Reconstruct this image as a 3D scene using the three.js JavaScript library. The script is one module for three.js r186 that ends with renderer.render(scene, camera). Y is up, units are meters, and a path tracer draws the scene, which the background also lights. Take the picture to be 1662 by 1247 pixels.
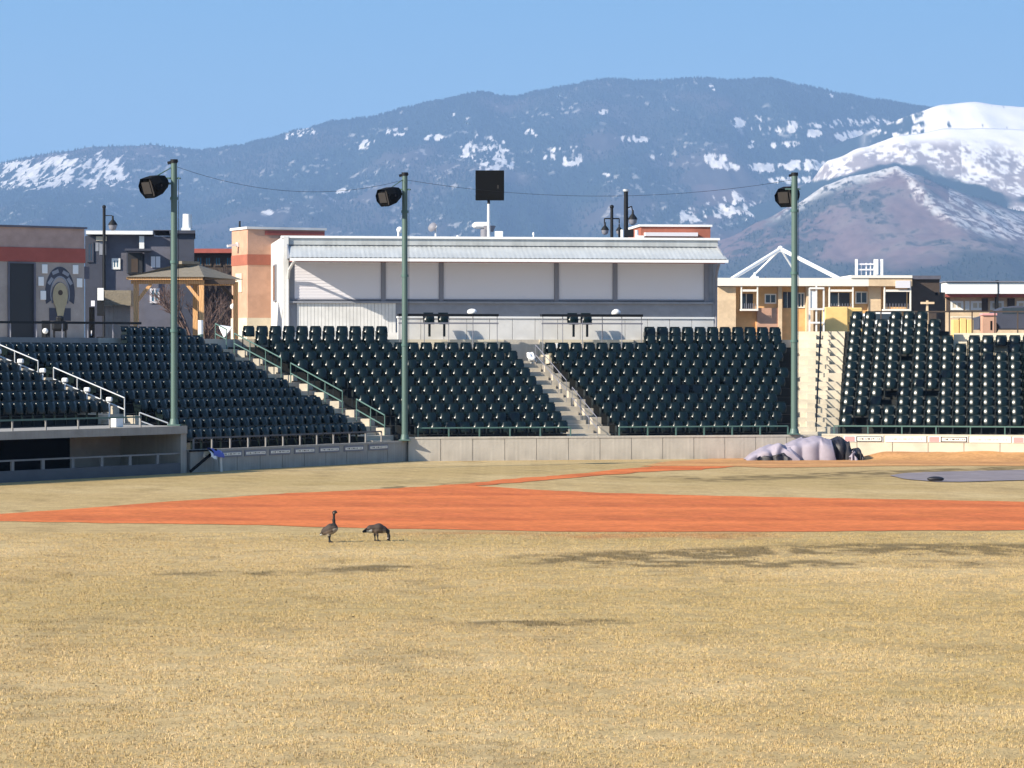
import * as THREE from 'three';
import { mergeGeometries, mergeVertices } from 'three/addons/utils/BufferGeometryUtils.js';
import { MarchingCubes } from 'three/addons/objects/MarchingCubes.js';
import { RoundedBoxGeometry } from 'three/addons/geometries/RoundedBoxGeometry.js';

// ------------------------------------------------------------ camera, sky, sun, exposure
const F = 4840, CX = 831, HY = 580, H = 3.75;          // focal length and eye level in survey units, eye height in metres
const scene = new THREE.Scene();
const camera = new THREE.PerspectiveCamera(2 * Math.atan(623.5 / F) * 180 / Math.PI, 4 / 3, 0.5, 30000);
camera.position.set(0, H, 0);
camera.lookAt(0, H - (623.5 - HY) / F * 100, -100);
const renderer = new THREE.WebGLRenderer({ antialias: true });
renderer.toneMapping = THREE.LinearToneMapping;
renderer.toneMappingExposure = 2.0;
renderer.shadowMap.enabled = true;

const sunDir = new THREE.Vector3(-0.749, 0.469, 0.468).normalize();
{ // clear winter sky: pale at the horizon, deeper blue overhead, a soft brightening round the sun
  const W = 512, HH = 256, data = new Float32Array(W * HH * 4);
  const mix = (a, b, t) => a + (b - a) * t, sm = (a, b, x) => { x = Math.min(1, Math.max(0, (x - a) / (b - a))); return x * x * (3 - 2 * x); };
  const C = [[0.0, [0.24, 0.375, 0.47]], [3, [0.20, 0.345, 0.46]], [7.5, [0.125, 0.265, 0.425]], [25, [0.085, 0.18, 0.36]], [90, [0.045, 0.11, 0.27]]];
  for (let j = 0; j < HH; j++) for (let i = 0; i < W; i++) {
    const el = ((j + 0.5) / HH - 0.5) * 180, az = ((i + 0.5) / W - 0.5) * 2 * Math.PI, e = Math.max(0, el);
    let k = 0; while (k < C.length - 2 && e > C[k + 1][0]) k++;
    const t = sm(C[k][0], C[k + 1][0], e), r = el * Math.PI / 180;
    const dir = new THREE.Vector3(Math.cos(az) * Math.cos(r), Math.sin(r), Math.sin(az) * Math.cos(r));
    const g = Math.exp(-Math.acos(Math.min(1, dir.dot(sunDir))) * 2.6);
    for (let c = 0; c < 3; c++) data[(j * W + i) * 4 + c] = mix(C[k][1][c], C[k + 1][1][c], t) + g * [0.3, 0.3, 0.29][c];
    data[(j * W + i) * 4 + 3] = 1;
  }
  const sky = new THREE.DataTexture(data, W, HH, THREE.RGBAFormat, THREE.FloatType);
  sky.mapping = THREE.EquirectangularReflectionMapping; sky.magFilter = THREE.LinearFilter; sky.needsUpdate = true;
  scene.background = sky; scene.environment = sky;
}
const sun = new THREE.DirectionalLight(new THREE.Color().setRGB(1, 0.91, 0.77), 4.9);
sun.position.copy(sunDir).multiplyScalar(300).add(new THREE.Vector3(0, 0, -90));
sun.target.position.set(0, 0, -90); scene.add(sun, sun.target);
sun.castShadow = true; sun.shadow.mapSize.set(4096, 4096);
Object.assign(sun.shadow.camera, { left: -90, right: 90, top: 90, bottom: -90, near: 10, far: 700 });
scene.fog = new THREE.FogExp2(new THREE.Color().setRGB(0.37, 0.60, 1.0), 1.05e-4);

// ------------------------------------------------------------ helpers
let seed = 7; const rnd = () => { seed = (seed * 1664525 + 1013904223) >>> 0; return seed / 4294967296; };
const rr = (a, b) => a + (b - a) * rnd(), lerp = (a, b, t) => a + (b - a) * t, clamp = (x, a, b) => Math.min(b, Math.max(a, x));
const smooth = (a, b, x) => { x = clamp((x - a) / (b - a), 0, 1); return x * x * (3 - 2 * x); };
function hash(x, y) { let h = Math.imul(x | 0, 374761393) + Math.imul(y | 0, 668265263); h = Math.imul(h ^ (h >>> 13), 1274126177); return ((h ^ (h >>> 16)) >>> 0) / 4294967296; }
function noise(x, y) { const i = Math.floor(x), j = Math.floor(y), u = x - i, v = y - j, a = u * u * (3 - 2 * u), b = v * v * (3 - 2 * v); return lerp(lerp(hash(i, j), hash(i + 1, j), a), lerp(hash(i, j + 1), hash(i + 1, j + 1), a), b); }
function fbm(x, y, o = 4) { let s = 0, a = 0.5, n = 0; for (let k = 0; k < o; k++) { s += a * noise(x, y); n += a; a *= 0.5; x = x * 2.03 + 17.3; y = y * 2.03 + 5.1; } return s / n; }
function pnoise(x, y, p) { const w = (n) => ((n % p) + p) % p, i = Math.floor(x), j = Math.floor(y), u = x - i, v = y - j, a = u * u * (3 - 2 * u), b = v * v * (3 - 2 * v); return lerp(lerp(hash(w(i), w(j)), hash(w(i + 1), w(j)), a), lerp(hash(w(i), w(j + 1)), hash(w(i + 1), w(j + 1)), a), b); }
const at = (px, py, d) => new THREE.Vector3((px - CX) / F * d, H + (HY - py) / F * d, -d);
const gd = (py) => F * H / (py - HY);                                                  // distance of a point on the field
const ground = (px, py, y = 0) => { const d = F * (H - y) / (py - HY); return new THREE.Vector3((px - CX) / F * d, y, -d); };

function tex(n, fn, srgb = true) {   // tileable grain
  const data = new Uint8Array(n * n * 4);
  for (let j = 0; j < n; j++) for (let i = 0; i < n; i++) { const c = fn(i / n, j / n); for (let k = 0; k < 3; k++) data[(j * n + i) * 4 + k] = clamp(Math.round((Array.isArray(c) ? c[k] : c) * 255), 0, 255); data[(j * n + i) * 4 + 3] = 255; }
  const t = new THREE.DataTexture(data, n, n); t.wrapS = t.wrapT = THREE.RepeatWrapping; t.magFilter = THREE.LinearFilter; t.minFilter = THREE.LinearMipmapLinearFilter; t.generateMipmaps = true; if (srgb) t.colorSpace = THREE.SRGBColorSpace; t.needsUpdate = true; return t;
}
const pf = (u, v, p, o = 4) => { let s = 0, a = 0.5, n = 0; for (let k = 0; k < o; k++) { s += a * pnoise(u * p, v * p, p); n += a; a *= 0.55; p *= 2; } return s / n; };
const scaled = (t, s) => { const c = t.clone(); c.repeat.set(s, s); c.needsUpdate = true; return c; };
const grain = tex(256, (u, v) => 0.92 + 0.15 * (pf(u, v, 6, 5) - 0.4)), grainBump = tex(256, (u, v) => pf(u, v, 24, 3), false);
const streak = tex(256, (u, v) => 0.90 + 0.2 * (0.35 * pnoise(u * 40, v * 3, 40) + 0.65 * pf(u, v, 5, 4) - 0.4));
const woodTex = tex(256, (u, v) => { const g = 0.5 + 0.5 * Math.sin((u * 10 + 1.5 * pf(u, v, 3, 3)) * 6.28); return [0.86 + 0.12 * g, 0.83 + 0.13 * g, 0.8 + 0.14 * g]; });
const grassTex = tex(512, (u, v) => { const n = 0.5 * pf(u, v, 64, 3) + 0.5 * pf(u, v, 9, 4), s = pnoise(u * 160, v * 160, 160); const k = 0.76 + 0.36 * n + (s > 0.82 ? 0.12 : s < 0.16 ? -0.22 : 0); return [k, k * 0.99, k * 0.96]; });
const dirtTex = tex(512, (u, v) => { const n = 0.6 * pf(u, v, 5, 5) + 0.4 * pf(u, v, 60, 2); const k = 0.78 + 0.46 * (n - 0.2); return [k, k * (0.97 + 0.05 * pf(u, v, 4, 2)), k * 0.97]; });
const M = (r, g, b, rough = 0.85, o = {}) => { const m = new THREE.MeshPhysicalMaterial({ roughness: rough, specularIntensity: rough > 0.88 ? 0.25 : 1, side: THREE.DoubleSide, ...o }); m.color.setRGB(r, g, b); return m; };
const G = { map: scaled(grain, 0.5), bumpMap: grainBump, bumpScale: 0.003 };
const m = {
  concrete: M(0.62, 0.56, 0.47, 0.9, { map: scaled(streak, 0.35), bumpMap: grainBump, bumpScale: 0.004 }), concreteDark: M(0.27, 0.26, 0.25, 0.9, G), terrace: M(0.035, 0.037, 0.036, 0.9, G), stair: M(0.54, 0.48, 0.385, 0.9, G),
  green: M(0.085, 0.14, 0.12, 0.5, { metalness: 0.1 }), railGreen: M(0.07, 0.14, 0.12, 0.55), galv: M(0.55, 0.56, 0.56, 0.4, { metalness: 0.5 }), dark: M(0.008, 0.009, 0.011, 0.6, { specularIntensity: 0.5 }), black: M(0.003, 0.003, 0.003, 0.85, { specularIntensity: 0.3 }),
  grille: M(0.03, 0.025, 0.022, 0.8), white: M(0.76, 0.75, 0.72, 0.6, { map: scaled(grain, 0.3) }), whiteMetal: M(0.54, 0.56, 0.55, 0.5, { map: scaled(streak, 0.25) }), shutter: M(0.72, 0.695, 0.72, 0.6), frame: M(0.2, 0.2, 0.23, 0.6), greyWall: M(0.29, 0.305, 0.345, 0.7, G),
  stucco: M(0.58, 0.345, 0.24, 0.9, G), redBand: M(0.42, 0.15, 0.10, 0.9, G), brownWall: M(0.50, 0.36, 0.31, 0.9, G), brickRed: M(0.42, 0.12, 0.095, 0.9, G), taupe: M(0.43, 0.37, 0.33, 0.9, G), doorDark: M(0.02, 0.021, 0.024, 0.6),
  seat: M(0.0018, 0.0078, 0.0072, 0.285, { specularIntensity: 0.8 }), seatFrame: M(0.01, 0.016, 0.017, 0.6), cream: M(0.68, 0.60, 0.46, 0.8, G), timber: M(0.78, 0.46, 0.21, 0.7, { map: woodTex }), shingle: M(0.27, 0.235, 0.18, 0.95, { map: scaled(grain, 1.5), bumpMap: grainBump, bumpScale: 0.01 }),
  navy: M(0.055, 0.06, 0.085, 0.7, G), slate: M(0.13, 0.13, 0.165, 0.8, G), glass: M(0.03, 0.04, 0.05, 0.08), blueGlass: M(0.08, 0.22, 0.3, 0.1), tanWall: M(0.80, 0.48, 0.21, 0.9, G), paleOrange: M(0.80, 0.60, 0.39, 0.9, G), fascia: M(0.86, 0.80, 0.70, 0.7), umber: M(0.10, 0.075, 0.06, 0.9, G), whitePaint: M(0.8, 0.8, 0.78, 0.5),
  yellow: M(0.9, 0.6, 0.22, 0.6, G), pink: M(0.62, 0.3, 0.28, 0.7), blue: M(0.09, 0.12, 0.42, 0.8), tarp: M(0.35, 0.31, 0.365, 0.7, { map: scaled(grain, 0.7), bumpMap: grainBump, bumpScale: 0.0015 }), shadeConcrete: M(0.40, 0.375, 0.335, 0.9, { map: scaled(streak, 0.35), bumpMap: grainBump, bumpScale: 0.004 }), oldTarp: M(0.27, 0.235, 0.24, 0.92, { map: scaled(grain, 0.35) }), ochre: M(0.5, 0.42, 0.27, 0.9, G), deepGrey: M(0.11, 0.11, 0.12, 0.85, G), blackTarp: M(0.012, 0.010, 0.014, 0.55), bark: M(0.12, 0.085, 0.07, 0.95), twig: M(0.15, 0.10, 0.085, 0.95), leaf: M(0.035, 0.06, 0.03, 0.9),  // left wall and dugout concrete: darker copy, shade put into its colour
};

const taken = new Map();
function numbered(n) { const k = taken.get(n) ?? 0; taken.set(n, k + 1); return k ? `${n}_${String(k).padStart(3, '0')}` : n; }
function metreUV(g) { const p = g.attributes.position, n = g.attributes.normal, uv = new Float32Array(p.count * 2); for (let i = 0; i < p.count; i++) { const ax = Math.abs(n.getX(i)), ay = Math.abs(n.getY(i)), az = Math.abs(n.getZ(i)); const [u, v] = ay > ax && ay > az ? [p.getX(i), p.getZ(i)] : ax > az ? [p.getZ(i), p.getY(i)] : [p.getX(i), p.getY(i)]; uv[2 * i] = u; uv[2 * i + 1] = v; } g.setAttribute('uv', new THREE.BufferAttribute(uv, 2)); return g; }
function plain(g) { const q = g.index ? g.toNonIndexed() : g; const o = new THREE.BufferGeometry(); o.setAttribute('position', q.attributes.position); o.setAttribute('normal', q.attributes.normal); if (q.attributes.color) o.setAttribute('color', q.attributes.color); return o; }
function join(gs) { const l = (Array.isArray(gs) ? gs : [gs]).map(plain); return metreUV(l.length > 1 ? mergeGeometries(l) : l[0]); }
function shadows(o) { o.castShadow = o.receiveShadow = true; return o; }
function obj(name, gs, mat, parent = scene) { const o = shadows(new THREE.Mesh(join(gs), mat)); o.name = parent === scene ? numbered(name) : name; parent.add(o); return o; }
function tag(o, label, category, group) { o.userData.label = label; o.userData.category = category; if (group) o.userData.group = group; return o; }
function thing(name, label, category, pos = [0, 0, 0], turn = 0, group) { const o = new THREE.Group(); o.name = numbered(name); scene.add(o); o.position.set(...(pos.isVector3 ? pos.toArray() : pos)); o.rotation.y = turn; return tag(o, label, category, group); }
function struct(name, gs, mat, kind = 'structure') { const o = obj(name, gs, mat); o.userData.kind = kind; return o; }
function part(name, parent) { const o = new THREE.Group(); o.name = name; parent.add(o); return o; }
function bx(w, h, d, x = 0, y = 0, z = 0, ry = 0, rx = 0, rz = 0) { const g = new THREE.BoxGeometry(w, h, d); if (rx) g.rotateX(rx); if (rz) g.rotateZ(rz); if (ry) g.rotateY(ry); return g.translate(x, y, z); }
function b2(x0, x1, y0, y1, z0, z1) { return bx(Math.abs(x1 - x0), Math.abs(y1 - y0), Math.abs(z1 - z0), (x0 + x1) / 2, (y0 + y1) / 2, (z0 + z1) / 2); }
function rbox(w, h, d, x, y, z, r = 0.03) { return new RoundedBoxGeometry(w, h, d, 2, r).translate(x, y, z); }
function cyl(r0, r1, h, x = 0, y = 0, z = 0, n = 12) { return new THREE.CylinderGeometry(r1, r0, h, n).translate(x, y + h / 2, z); }
function bar(a, b, r = 0.02, n = 6, r2 = r) { const v = new THREE.Vector3().subVectors(b, a), g = new THREE.CylinderGeometry(r2, r, v.length(), n); g.applyQuaternion(new THREE.Quaternion().setFromUnitVectors(new THREE.Vector3(0, 1, 0), v.clone().normalize())); return g.translate((a.x + b.x) / 2, (a.y + b.y) / 2, (a.z + b.z) / 2); }
function beam(a, b, w, h) { const v = new THREE.Vector3().subVectors(b, a), g = new THREE.BoxGeometry(w, h, v.length()); const mm = new THREE.Matrix4().lookAt(a, b, new THREE.Vector3(0, 1, 0)); g.applyMatrix4(mm); return g.translate((a.x + b.x) / 2, (a.y + b.y) / 2, (a.z + b.z) / 2); }
const V = (x, y, z) => new THREE.Vector3(x, y, z);
function tube(pts, r, seg = 24, rad = 5) { return new THREE.TubeGeometry(new THREE.CatmullRomCurve3(pts), seg, r, rad); }
function prism(poly, y0, y1) { const s = new THREE.Shape(poly.map(([x, z]) => new THREE.Vector2(x, -z))); const g = new THREE.ExtrudeGeometry(s, { depth: y1 - y0, bevelEnabled: false }); g.rotateX(-Math.PI / 2); return g.translate(0, y0, 0); }
function sheet(poly, y, jitter = 0.12, step = 0.35) { // flat polygon on the ground with a ragged edge
  const out = []; for (let i = 0; i < poly.length; i++) { const [ax, az] = poly[i], [bx_, bz] = poly[(i + 1) % poly.length], L = Math.hypot(bx_ - ax, bz - az), n = Math.min(400, Math.max(1, Math.round(L / step))); for (let k = 0; k < n; k++) { const t = k / n, x = lerp(ax, bx_, t), z = lerp(az, bz, t); out.push(new THREE.Vector2(x + (fbm(x * 1.3 + 9, z * 1.3) - 0.5) * 2 * jitter, -(z + (fbm(x * 1.1, z * 1.1 + 40) - 0.5) * 5 * jitter))); } }
  const g = new THREE.ShapeGeometry(new THREE.Shape(out)); g.rotateX(-Math.PI / 2); return g.translate(0, y, 0);
}
function gridMesh(nx, ny, fn, colFn) { const pos = new Float32Array(nx * ny * 3), col = colFn && new Float32Array(nx * ny * 3), idx = new Uint32Array((nx - 1) * (ny - 1) * 6); let k = 0; for (let j = 0; j < ny; j++) for (let i = 0; i < nx; i++) { const p = fn(i / (nx - 1), j / (ny - 1), i, j), n = (j * nx + i) * 3; pos[n] = p[0]; pos[n + 1] = p[1]; pos[n + 2] = p[2]; if (col) { const c = colFn(p, i, j); col[n] = c[0]; col[n + 1] = c[1]; col[n + 2] = c[2]; } if (i < nx - 1 && j < ny - 1) { const a = j * nx + i; idx.set([a, a + 1, a + nx, a + 1, a + nx + 1, a + nx], k); k += 6; } } const g = new THREE.BufferGeometry(); g.setAttribute('position', new THREE.BufferAttribute(pos, 3)); if (col) g.setAttribute('color', new THREE.BufferAttribute(col, 3)); g.setIndex(new THREE.BufferAttribute(idx, 1)); g.computeVertexNormals(); return g; }
const ORD = ['front', 'second', 'third', 'fourth', 'fifth', 'sixth', 'seventh', 'eighth', 'ninth', 'tenth', 'eleventh', 'twelfth', 'thirteenth', 'fourteenth', 'fifteenth', 'sixteenth', 'seventeenth', 'eighteenth', 'nineteenth', 'twentieth', 'twenty-first', 'twenty-second', 'twenty-third', 'twenty-fourth', 'twenty-fifth', 'twenty-sixth', 'twenty-seventh', 'twenty-eighth', 'twenty-ninth', 'thirtieth'];
const FIRST = (i) => i ? ORD[i] : 'first';

// ------------------------------------------------------------ mountains
const hillMat = new THREE.MeshPhysicalMaterial({ vertexColors: true, roughness: 0.95, specularIntensity: 0.1, side: THREE.DoubleSide });
const poly1 = (pts, x) => { if (x <= pts[0][0]) return pts[0][1]; for (let i = 1; i < pts.length; i++) if (x <= pts[i][0]) { const t = (x - pts[i - 1][0]) / (pts[i][0] - pts[i - 1][0]); return lerp(pts[i - 1][1], pts[i][1], t * t * (3 - 2 * t) * 0.5 + t * 0.5); } return pts[pts.length - 1][1]; };
const look = (x, y, z) => [CX + F * x / -z, HY - F * (y - H) / -z];      // bearing and elevation of a point, on the survey's scale
function hill(name, ridge, D, run, px0, px1, nx, nv, pw, gully, colour, foot = 0) {
  const hgt = (x, v, px) => { const Y = H + (HY - poly1(ridge, px)) / F * D; const g = fbm(x / 420, v * 2.2 + 3, 5) - 0.5, g2 = Math.abs(fbm(x / 900 + 7, v * 1.1, 3) - 0.5) * 2; const w = v < 0 ? 0 : smooth(0, 0.25, v) * (1 - smooth(0.8, 1, v)); return v < 0 ? Y * (1 + v * 2.2) : foot + (Y - foot) * Math.pow(1 - v, pw) + (g * 1.3 - g2 * 0.8) * gully * w + (fbm(x / 60, v * 30, 2) - 0.5) * 8; };
  const pt = (u, v) => { const px = lerp(px0, px1, u), x = (px - CX) / F * D; return [x, hgt(x, v, px), -(D - run * v)]; };
  const g = gridMesh(nx, nv, (u, t) => pt(u, t < 0.04 ? (t - 0.04) * 8 : (t - 0.04) / 0.96), (p) => colour(p));
  const o = new THREE.Mesh(g, hillMat); o.name = name; o.userData.kind = 'structure'; shadows(o); scene.add(o);
  return { pt };
}
const forest = [0.022, 0.036, 0.03], snow = [0.93, 0.87, 0.79], heath = [0.17, 0.115, 0.105], pasture = [0.22, 0.17, 0.15];
const blend = (a, b, t) => a.map((x, i) => lerp(x, b[i], t));
// snow fields on the forested slope: bearing, elevation, half width, half height, cover
const patches = [[100, 280, 105, 26, 0.8], [30, 292, 50, 16, 0.75], [170, 262, 45, 14, 0.55], [785, 245, 42, 22, 0.62], [800, 268, 32, 12, 0.75], [705, 224, 16, 5, 0.9], [640, 214, 20, 6, 0.6], [600, 235, 20, 8, 0.5], [460, 220, 26, 7, 0.62], [500, 212, 22, 6, 0.5], [930, 245, 30, 10, 0.5], [925, 262, 18, 8, 0.75], [895, 257, 12, 6, 0.7], [1030, 226, 28, 6, 0.75], [1195, 200, 12, 7, 0.85], [1240, 196, 24, 9, 0.75], [1280, 205, 22, 9, 0.62], [1255, 210, 30, 5, 0.7], [1320, 217, 12, 6, 0.8], [1350, 200, 40, 8, 0.6], [1218, 236, 8, 6, 0.85], [1255, 236, 5, 5, 0.85], [1285, 234, 14, 5, 0.8], [1160, 260, 20, 12, 0.6], [1180, 270, 12, 6, 0.7], [1245, 272, 52, 7, 0.9], [1310, 268, 34, 9, 0.72], [1275, 292, 22, 7, 0.95], [1380, 222, 22, 9, 0.8], [1155, 143, 7, 5, 0.8], [1345, 155, 14, 4, 0.6], [1190, 335, 46, 20, 0.62], [1125, 350, 22, 12, 0.78], [1340, 292, 40, 8, 0.7], [870, 215, 18, 6, 0.5], [985, 285, 10, 4, 0.8], [435, 345, 8, 4, 0.7], [560, 310, 10, 4, 0.55], [550, 312, 4, 3, 0.9], [1060, 255, 24, 6, 0.4], [740, 190, 30, 6, 0.35], [980, 182, 12, 4, 0.55], [1420, 200, 30, 8, 0.4]];
const mainColour = (p) => {
  const [px, py] = look(...p); let cover = 0;
  for (const [cx, cy, rx, ry, k] of patches) { const q = ((px - cx) / rx) ** 2 + ((py - cy) / ry) ** 2; if (q < 2.2) cover = Math.max(cover, k * (1 - smooth(0.45, 2.0, q)) ); }
  const n = 0.62 * fbm(p[0] / 9, p[2] / 80, 3) + 0.38 * fbm(p[0] / 45 + 50, p[2] / 260, 3);
  const s = cover > 0.02 ? smooth(0, 0.07, n - (0.73 - 0.37 * cover)) : 0;
  const stray = smooth(0.66, 0.74, fbm(p[0] / 16 + 9, p[2] / 50 + 3, 3)) * smooth(0.5, 0.62, fbm(p[0] / 160 + 9, p[2] / 400 + 3, 3)) * 0.35;
  const base = blend(blend(forest, heath, 0.35 * smooth(0.45, 0.75, fbm(p[0] / 300, p[2] / 600, 3))), heath, px > 1120 && px < 1330 && py > 300 ? 0.5 * smooth(0.4, 0.6, fbm(p[0] / 90, p[2] / 180, 3)) : 0);
  return blend(base, snow, Math.max(s, stray) * (0.62 + 0.38 * noise(p[0] / 6, p[2] / 40)));
};
const ridge1 = [[-300, 300], [0, 264], [60, 253], [110, 246], [150, 239], [240, 236], [320, 243], [380, 237], [430, 226], [480, 212], [540, 198], [600, 190], [650, 178], [720, 161], [780, 150], [830, 157], [900, 142], [970, 129], [1050, 132], [1140, 127], [1185, 132], [1250, 127], [1300, 138], [1400, 159], [1500, 173], [1600, 190], [1900, 225]];
const main = hill('mountain', ridge1, 10000, 4600, -330, 1990, 1500, 300, 1.25, 130, mainColour);
const farSnow = (p) => { const [px, py] = look(...p); const n = fbm(p[0] / 22, p[2] / 60, 4), tree = px < 1500 && px > 1395 ? smooth(0.44, 0.54, n + (py - 190) * 0.003 - (px > 1480 ? 0.12 : 0)) * smooth(1340, 1420, px) : smooth(0.74, 0.8, n - (px > 1560 ? 0.06 : 0)); return blend(snow, forest, Math.max(tree, px < 1425 ? 1 - smooth(1390, 1432, px) : 0)); };
hill('snowy_mountain', [[1180, 330], [1300, 262], [1380, 222], [1440, 199], [1490, 179], [1530, 168], [1580, 163], [1620, 168], [1680, 174], [1800, 176], [2000, 190]], 8900, 2500, 1180, 1990, 520, 130, 1.15, 60, farSnow);
const midSnow = (p) => { // snow slope broken by sagebrush, woods low down and along the gully
  const [px, py] = look(...p), top = poly1([[1200, 330], [1320, 262], [1440, 222], [1560, 208], [1700, 212], [2000, 230]], px), low = poly1([[1280, 318], [1340, 292], [1400, 282], [1460, 268], [1530, 286], [1600, 318], [1662, 340], [1800, 370], [2000, 390]], px);
  const dn = clamp((py - top) / Math.max(12, low - top), 0, 1.6), n = fbm(p[0] / 12, p[2] / 34, 4), n2 = fbm(p[0] / 70 + 20, p[2] / 160, 3);
  const brush = smooth(0.44, 0.6, n * 0.6 + n2 * 0.4 + dn * 0.12 - (px > 1560 && px < 1600 ? 0.12 : 0)) * smooth(0.12, 0.4, dn) * 0.8;
  const wood = smooth(0.86, 0.98, dn + (n2 - 0.5) * 0.5), band = px > 1400 && Math.abs(py - low - 22 - (px - 1450) * 0.10) < 12 ? smooth(0.45, 0.55, n) * 0.75 : 0;
  return blend(blend(blend(snow, heath, brush), forest, wood), snow, band * wood);
};
hill('snowy_hillside', [[1150, 372], [1240, 330], [1310, 300], [1345, 262], [1400, 238], [1460, 219], [1560, 208], [1640, 210], [1720, 214], [2000, 240]], 7900, 2600, 1150, 1990, 560, 150, 1.1, 50, midSnow);
const browns = (p) => { const [px, py] = look(...p), n = fbm(p[0] / 10, p[2] / 30, 4), n2 = fbm(p[0] / 90 + 3, p[2] / 200, 4);
  const top = poly1(ridge4, px), d = py - top; let s = 0;
  s = Math.max(s, (1 - smooth(3, 20, d)) * smooth(0.40, 0.56, n + 0.05) * (1 - smooth(1475, 1500, px)) * smooth(1225, 1300, px));
  const arm = Math.abs(py - poly1([[1470, 285], [1490, 315], [1530, 342], [1570, 360], [1610, 372], [1800, 392]], px)); if (px > 1470) s = Math.max(s, (1 - smooth(6, 22, arm)) * smooth(0.42, 0.56, n));
  const arm2 = Math.abs(py - poly1([[1540, 318], [1600, 345], [1662, 362], [1800, 395]], px)); if (px > 1540) s = Math.max(s, (1 - smooth(5, 18, arm2)) * smooth(0.40, 0.55, n));
  const west = 1 - smooth(1290, 1390, px + (n2 - 0.5) * 90), wood = smooth(0.47, 0.6, n2 * 0.6 + n * 0.4 + (px > 1500 && py < 350 ? 0.13 : 0) + west * 0.16 - 0.04) * 0.85, lowWood = smooth(405, 436, py + (n2 - 0.5) * 60 + (px - 1400) * 0.02) * 0.9;
  const h = blend(heath, pasture, smooth(0.35, 0.65, n2)).map((q) => q * (0.72 + 0.56 * n));
  return blend(blend(h, forest, Math.max(wood, lowWood)), snow, s * 0.75 * (0.5 + 0.5 * noise(p[0] / 5, p[2] / 20))); };
const ridge4 = [[1060, 440], [1120, 412], [1180, 385], [1240, 356], [1290, 332], [1340, 302], [1380, 288], [1420, 280], [1455, 271], [1490, 283], [1530, 300], [1580, 318], [1662, 345], [1800, 372], [2000, 400]];
const foothill = hill('foothill', ridge4, 6600, 2700, 1060, 1990, 560, 190, 1.05, 60, browns);
{ // conifers on the forested slopes: a wood nobody could count
  const a = new THREE.ConeGeometry(0.34, 1, 5, 1, true).translate(0, 0.5, 0), im = new THREE.InstancedMesh(plain(a), M(0.02, 0.034, 0.026, 0.95), 60000); im.name = 'conifer_forest'; im.userData.kind = 'stuff';
  const M4 = new THREE.Matrix4(), q = new THREE.Quaternion(); let n = 0, tries = 0;
  while (n < 60000 && tries++ < 200000) { const onRidge = rnd() < 0.06, near = rnd() < 0.16, h = near ? foothill : main, u = rnd(), v = onRidge ? rr(0, 0.02) : Math.pow(rnd(), 1.3) * 0.7, p = h.pt(u, v), c = near ? browns(p) : mainColour(p); if (c[1] > 0.06 && !(onRidge && rnd() < 0.5)) continue; if (near && (onRidge || rnd() < 0.3)) continue; const hh = (near ? 0.45 : 0.7) * rr(8, 15) * (0.7 + 0.6 * fbm(p[0] / 200, p[2] / 200, 2)); M4.compose(V(p[0], p[1] - 1, p[2]), q, V(hh, hh, hh)); im.setMatrixAt(n++, M4); }
  im.count = n; shadows(im); scene.add(im);
}

// ------------------------------------------------------------ ground and field
struct('ground', new THREE.PlaneGeometry(16000, 13000).rotateX(-Math.PI / 2).translate(0, -0.08, -5500), M(0.2, 0.17, 0.13, 0.95, { map: scaled(grain, 0.05) }));
const straw = [0.525, 0.385, 0.195], olive = [0.45, 0.335, 0.155], pale = [0.60, 0.455, 0.25], darkTurf = [0.20, 0.15, 0.08];
const stripe = (px, py, pts, w) => 1 - smooth(0.3, 1, Math.abs(py - poly1(pts, px)) / w);
function turf(x, z) {
  const d = -z, px = CX + F * x / d, py = HY + F * H / d;
  const a = fbm(x / 2.6, z / 2.6, 4), b = fbm(x / 0.7 + 30, z / 0.9, 3), c = fbm(x / 9 + 5, z / 9, 3);
  let col = blend(straw, pale, clamp((a - 0.42) * 2.6 + (b - 0.5) * 1.1, 0, 1));
  col = blend(col, olive, clamp(smooth(0.48, 0.72, c) * 0.55 + smooth(0.58, 0.74, b) * 0.35, 0, 0.8));
  let s = 0;   // strips and patches of darker tone in the turf
  if (px > 700) s = Math.max(s, stripe(px, py, [[700, 918], [900, 908], [1150, 900], [1350, 892], [1662, 893]], 13) * smooth(720, 1000, px) * (0.35 + 0.9 * b));
  s = Math.max(s, stripe(px, py, [[200, 938], [500, 928], [800, 916]], 9) * smooth(0.42, 0.6, a) * 0.7);
  s = Math.max(s, stripe(px, py, [[640, 1017], [900, 1012], [1100, 1009]], 7) * smooth(620, 830, px) * (1 - smooth(890, 1090, px)) * (0.2 + 0.9 * b));
  s = Math.max(s, stripe(px, py, [[1100, 781], [1220, 776], [1440, 768], [1662, 761], [1900, 753]], 5.5) * smooth(1080, 1240, px) * (0.75 + 0.5 * b));
  s = Math.max(s, stripe(px, py, [[150, 829], [420, 806], [760, 786], [900, 776]], 4) * 0.5 * smooth(0.4, 0.6, b));
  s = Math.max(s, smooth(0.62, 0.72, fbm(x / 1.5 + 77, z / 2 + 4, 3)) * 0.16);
  const tuft = fbm(x / 0.4 + 11, z / 0.6, 3); col = blend(col, darkTurf, clamp(s * (0.25 + 1.5 * smooth(0.38, 0.62, tuft)), 0, 0.9));
  const dust = stripe(px, py, [[600, 868], [1000, 872], [1400, 869], [1700, 866]], 10) * smooth(0.42, 0.6, a) * 0.55; // clay raked off the infield into the grass
  return blend(col, [0.44, 0.2, 0.085], dust * smooth(560, 800, px) * (1 - smooth(1150, 1350, px)));
}
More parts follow.
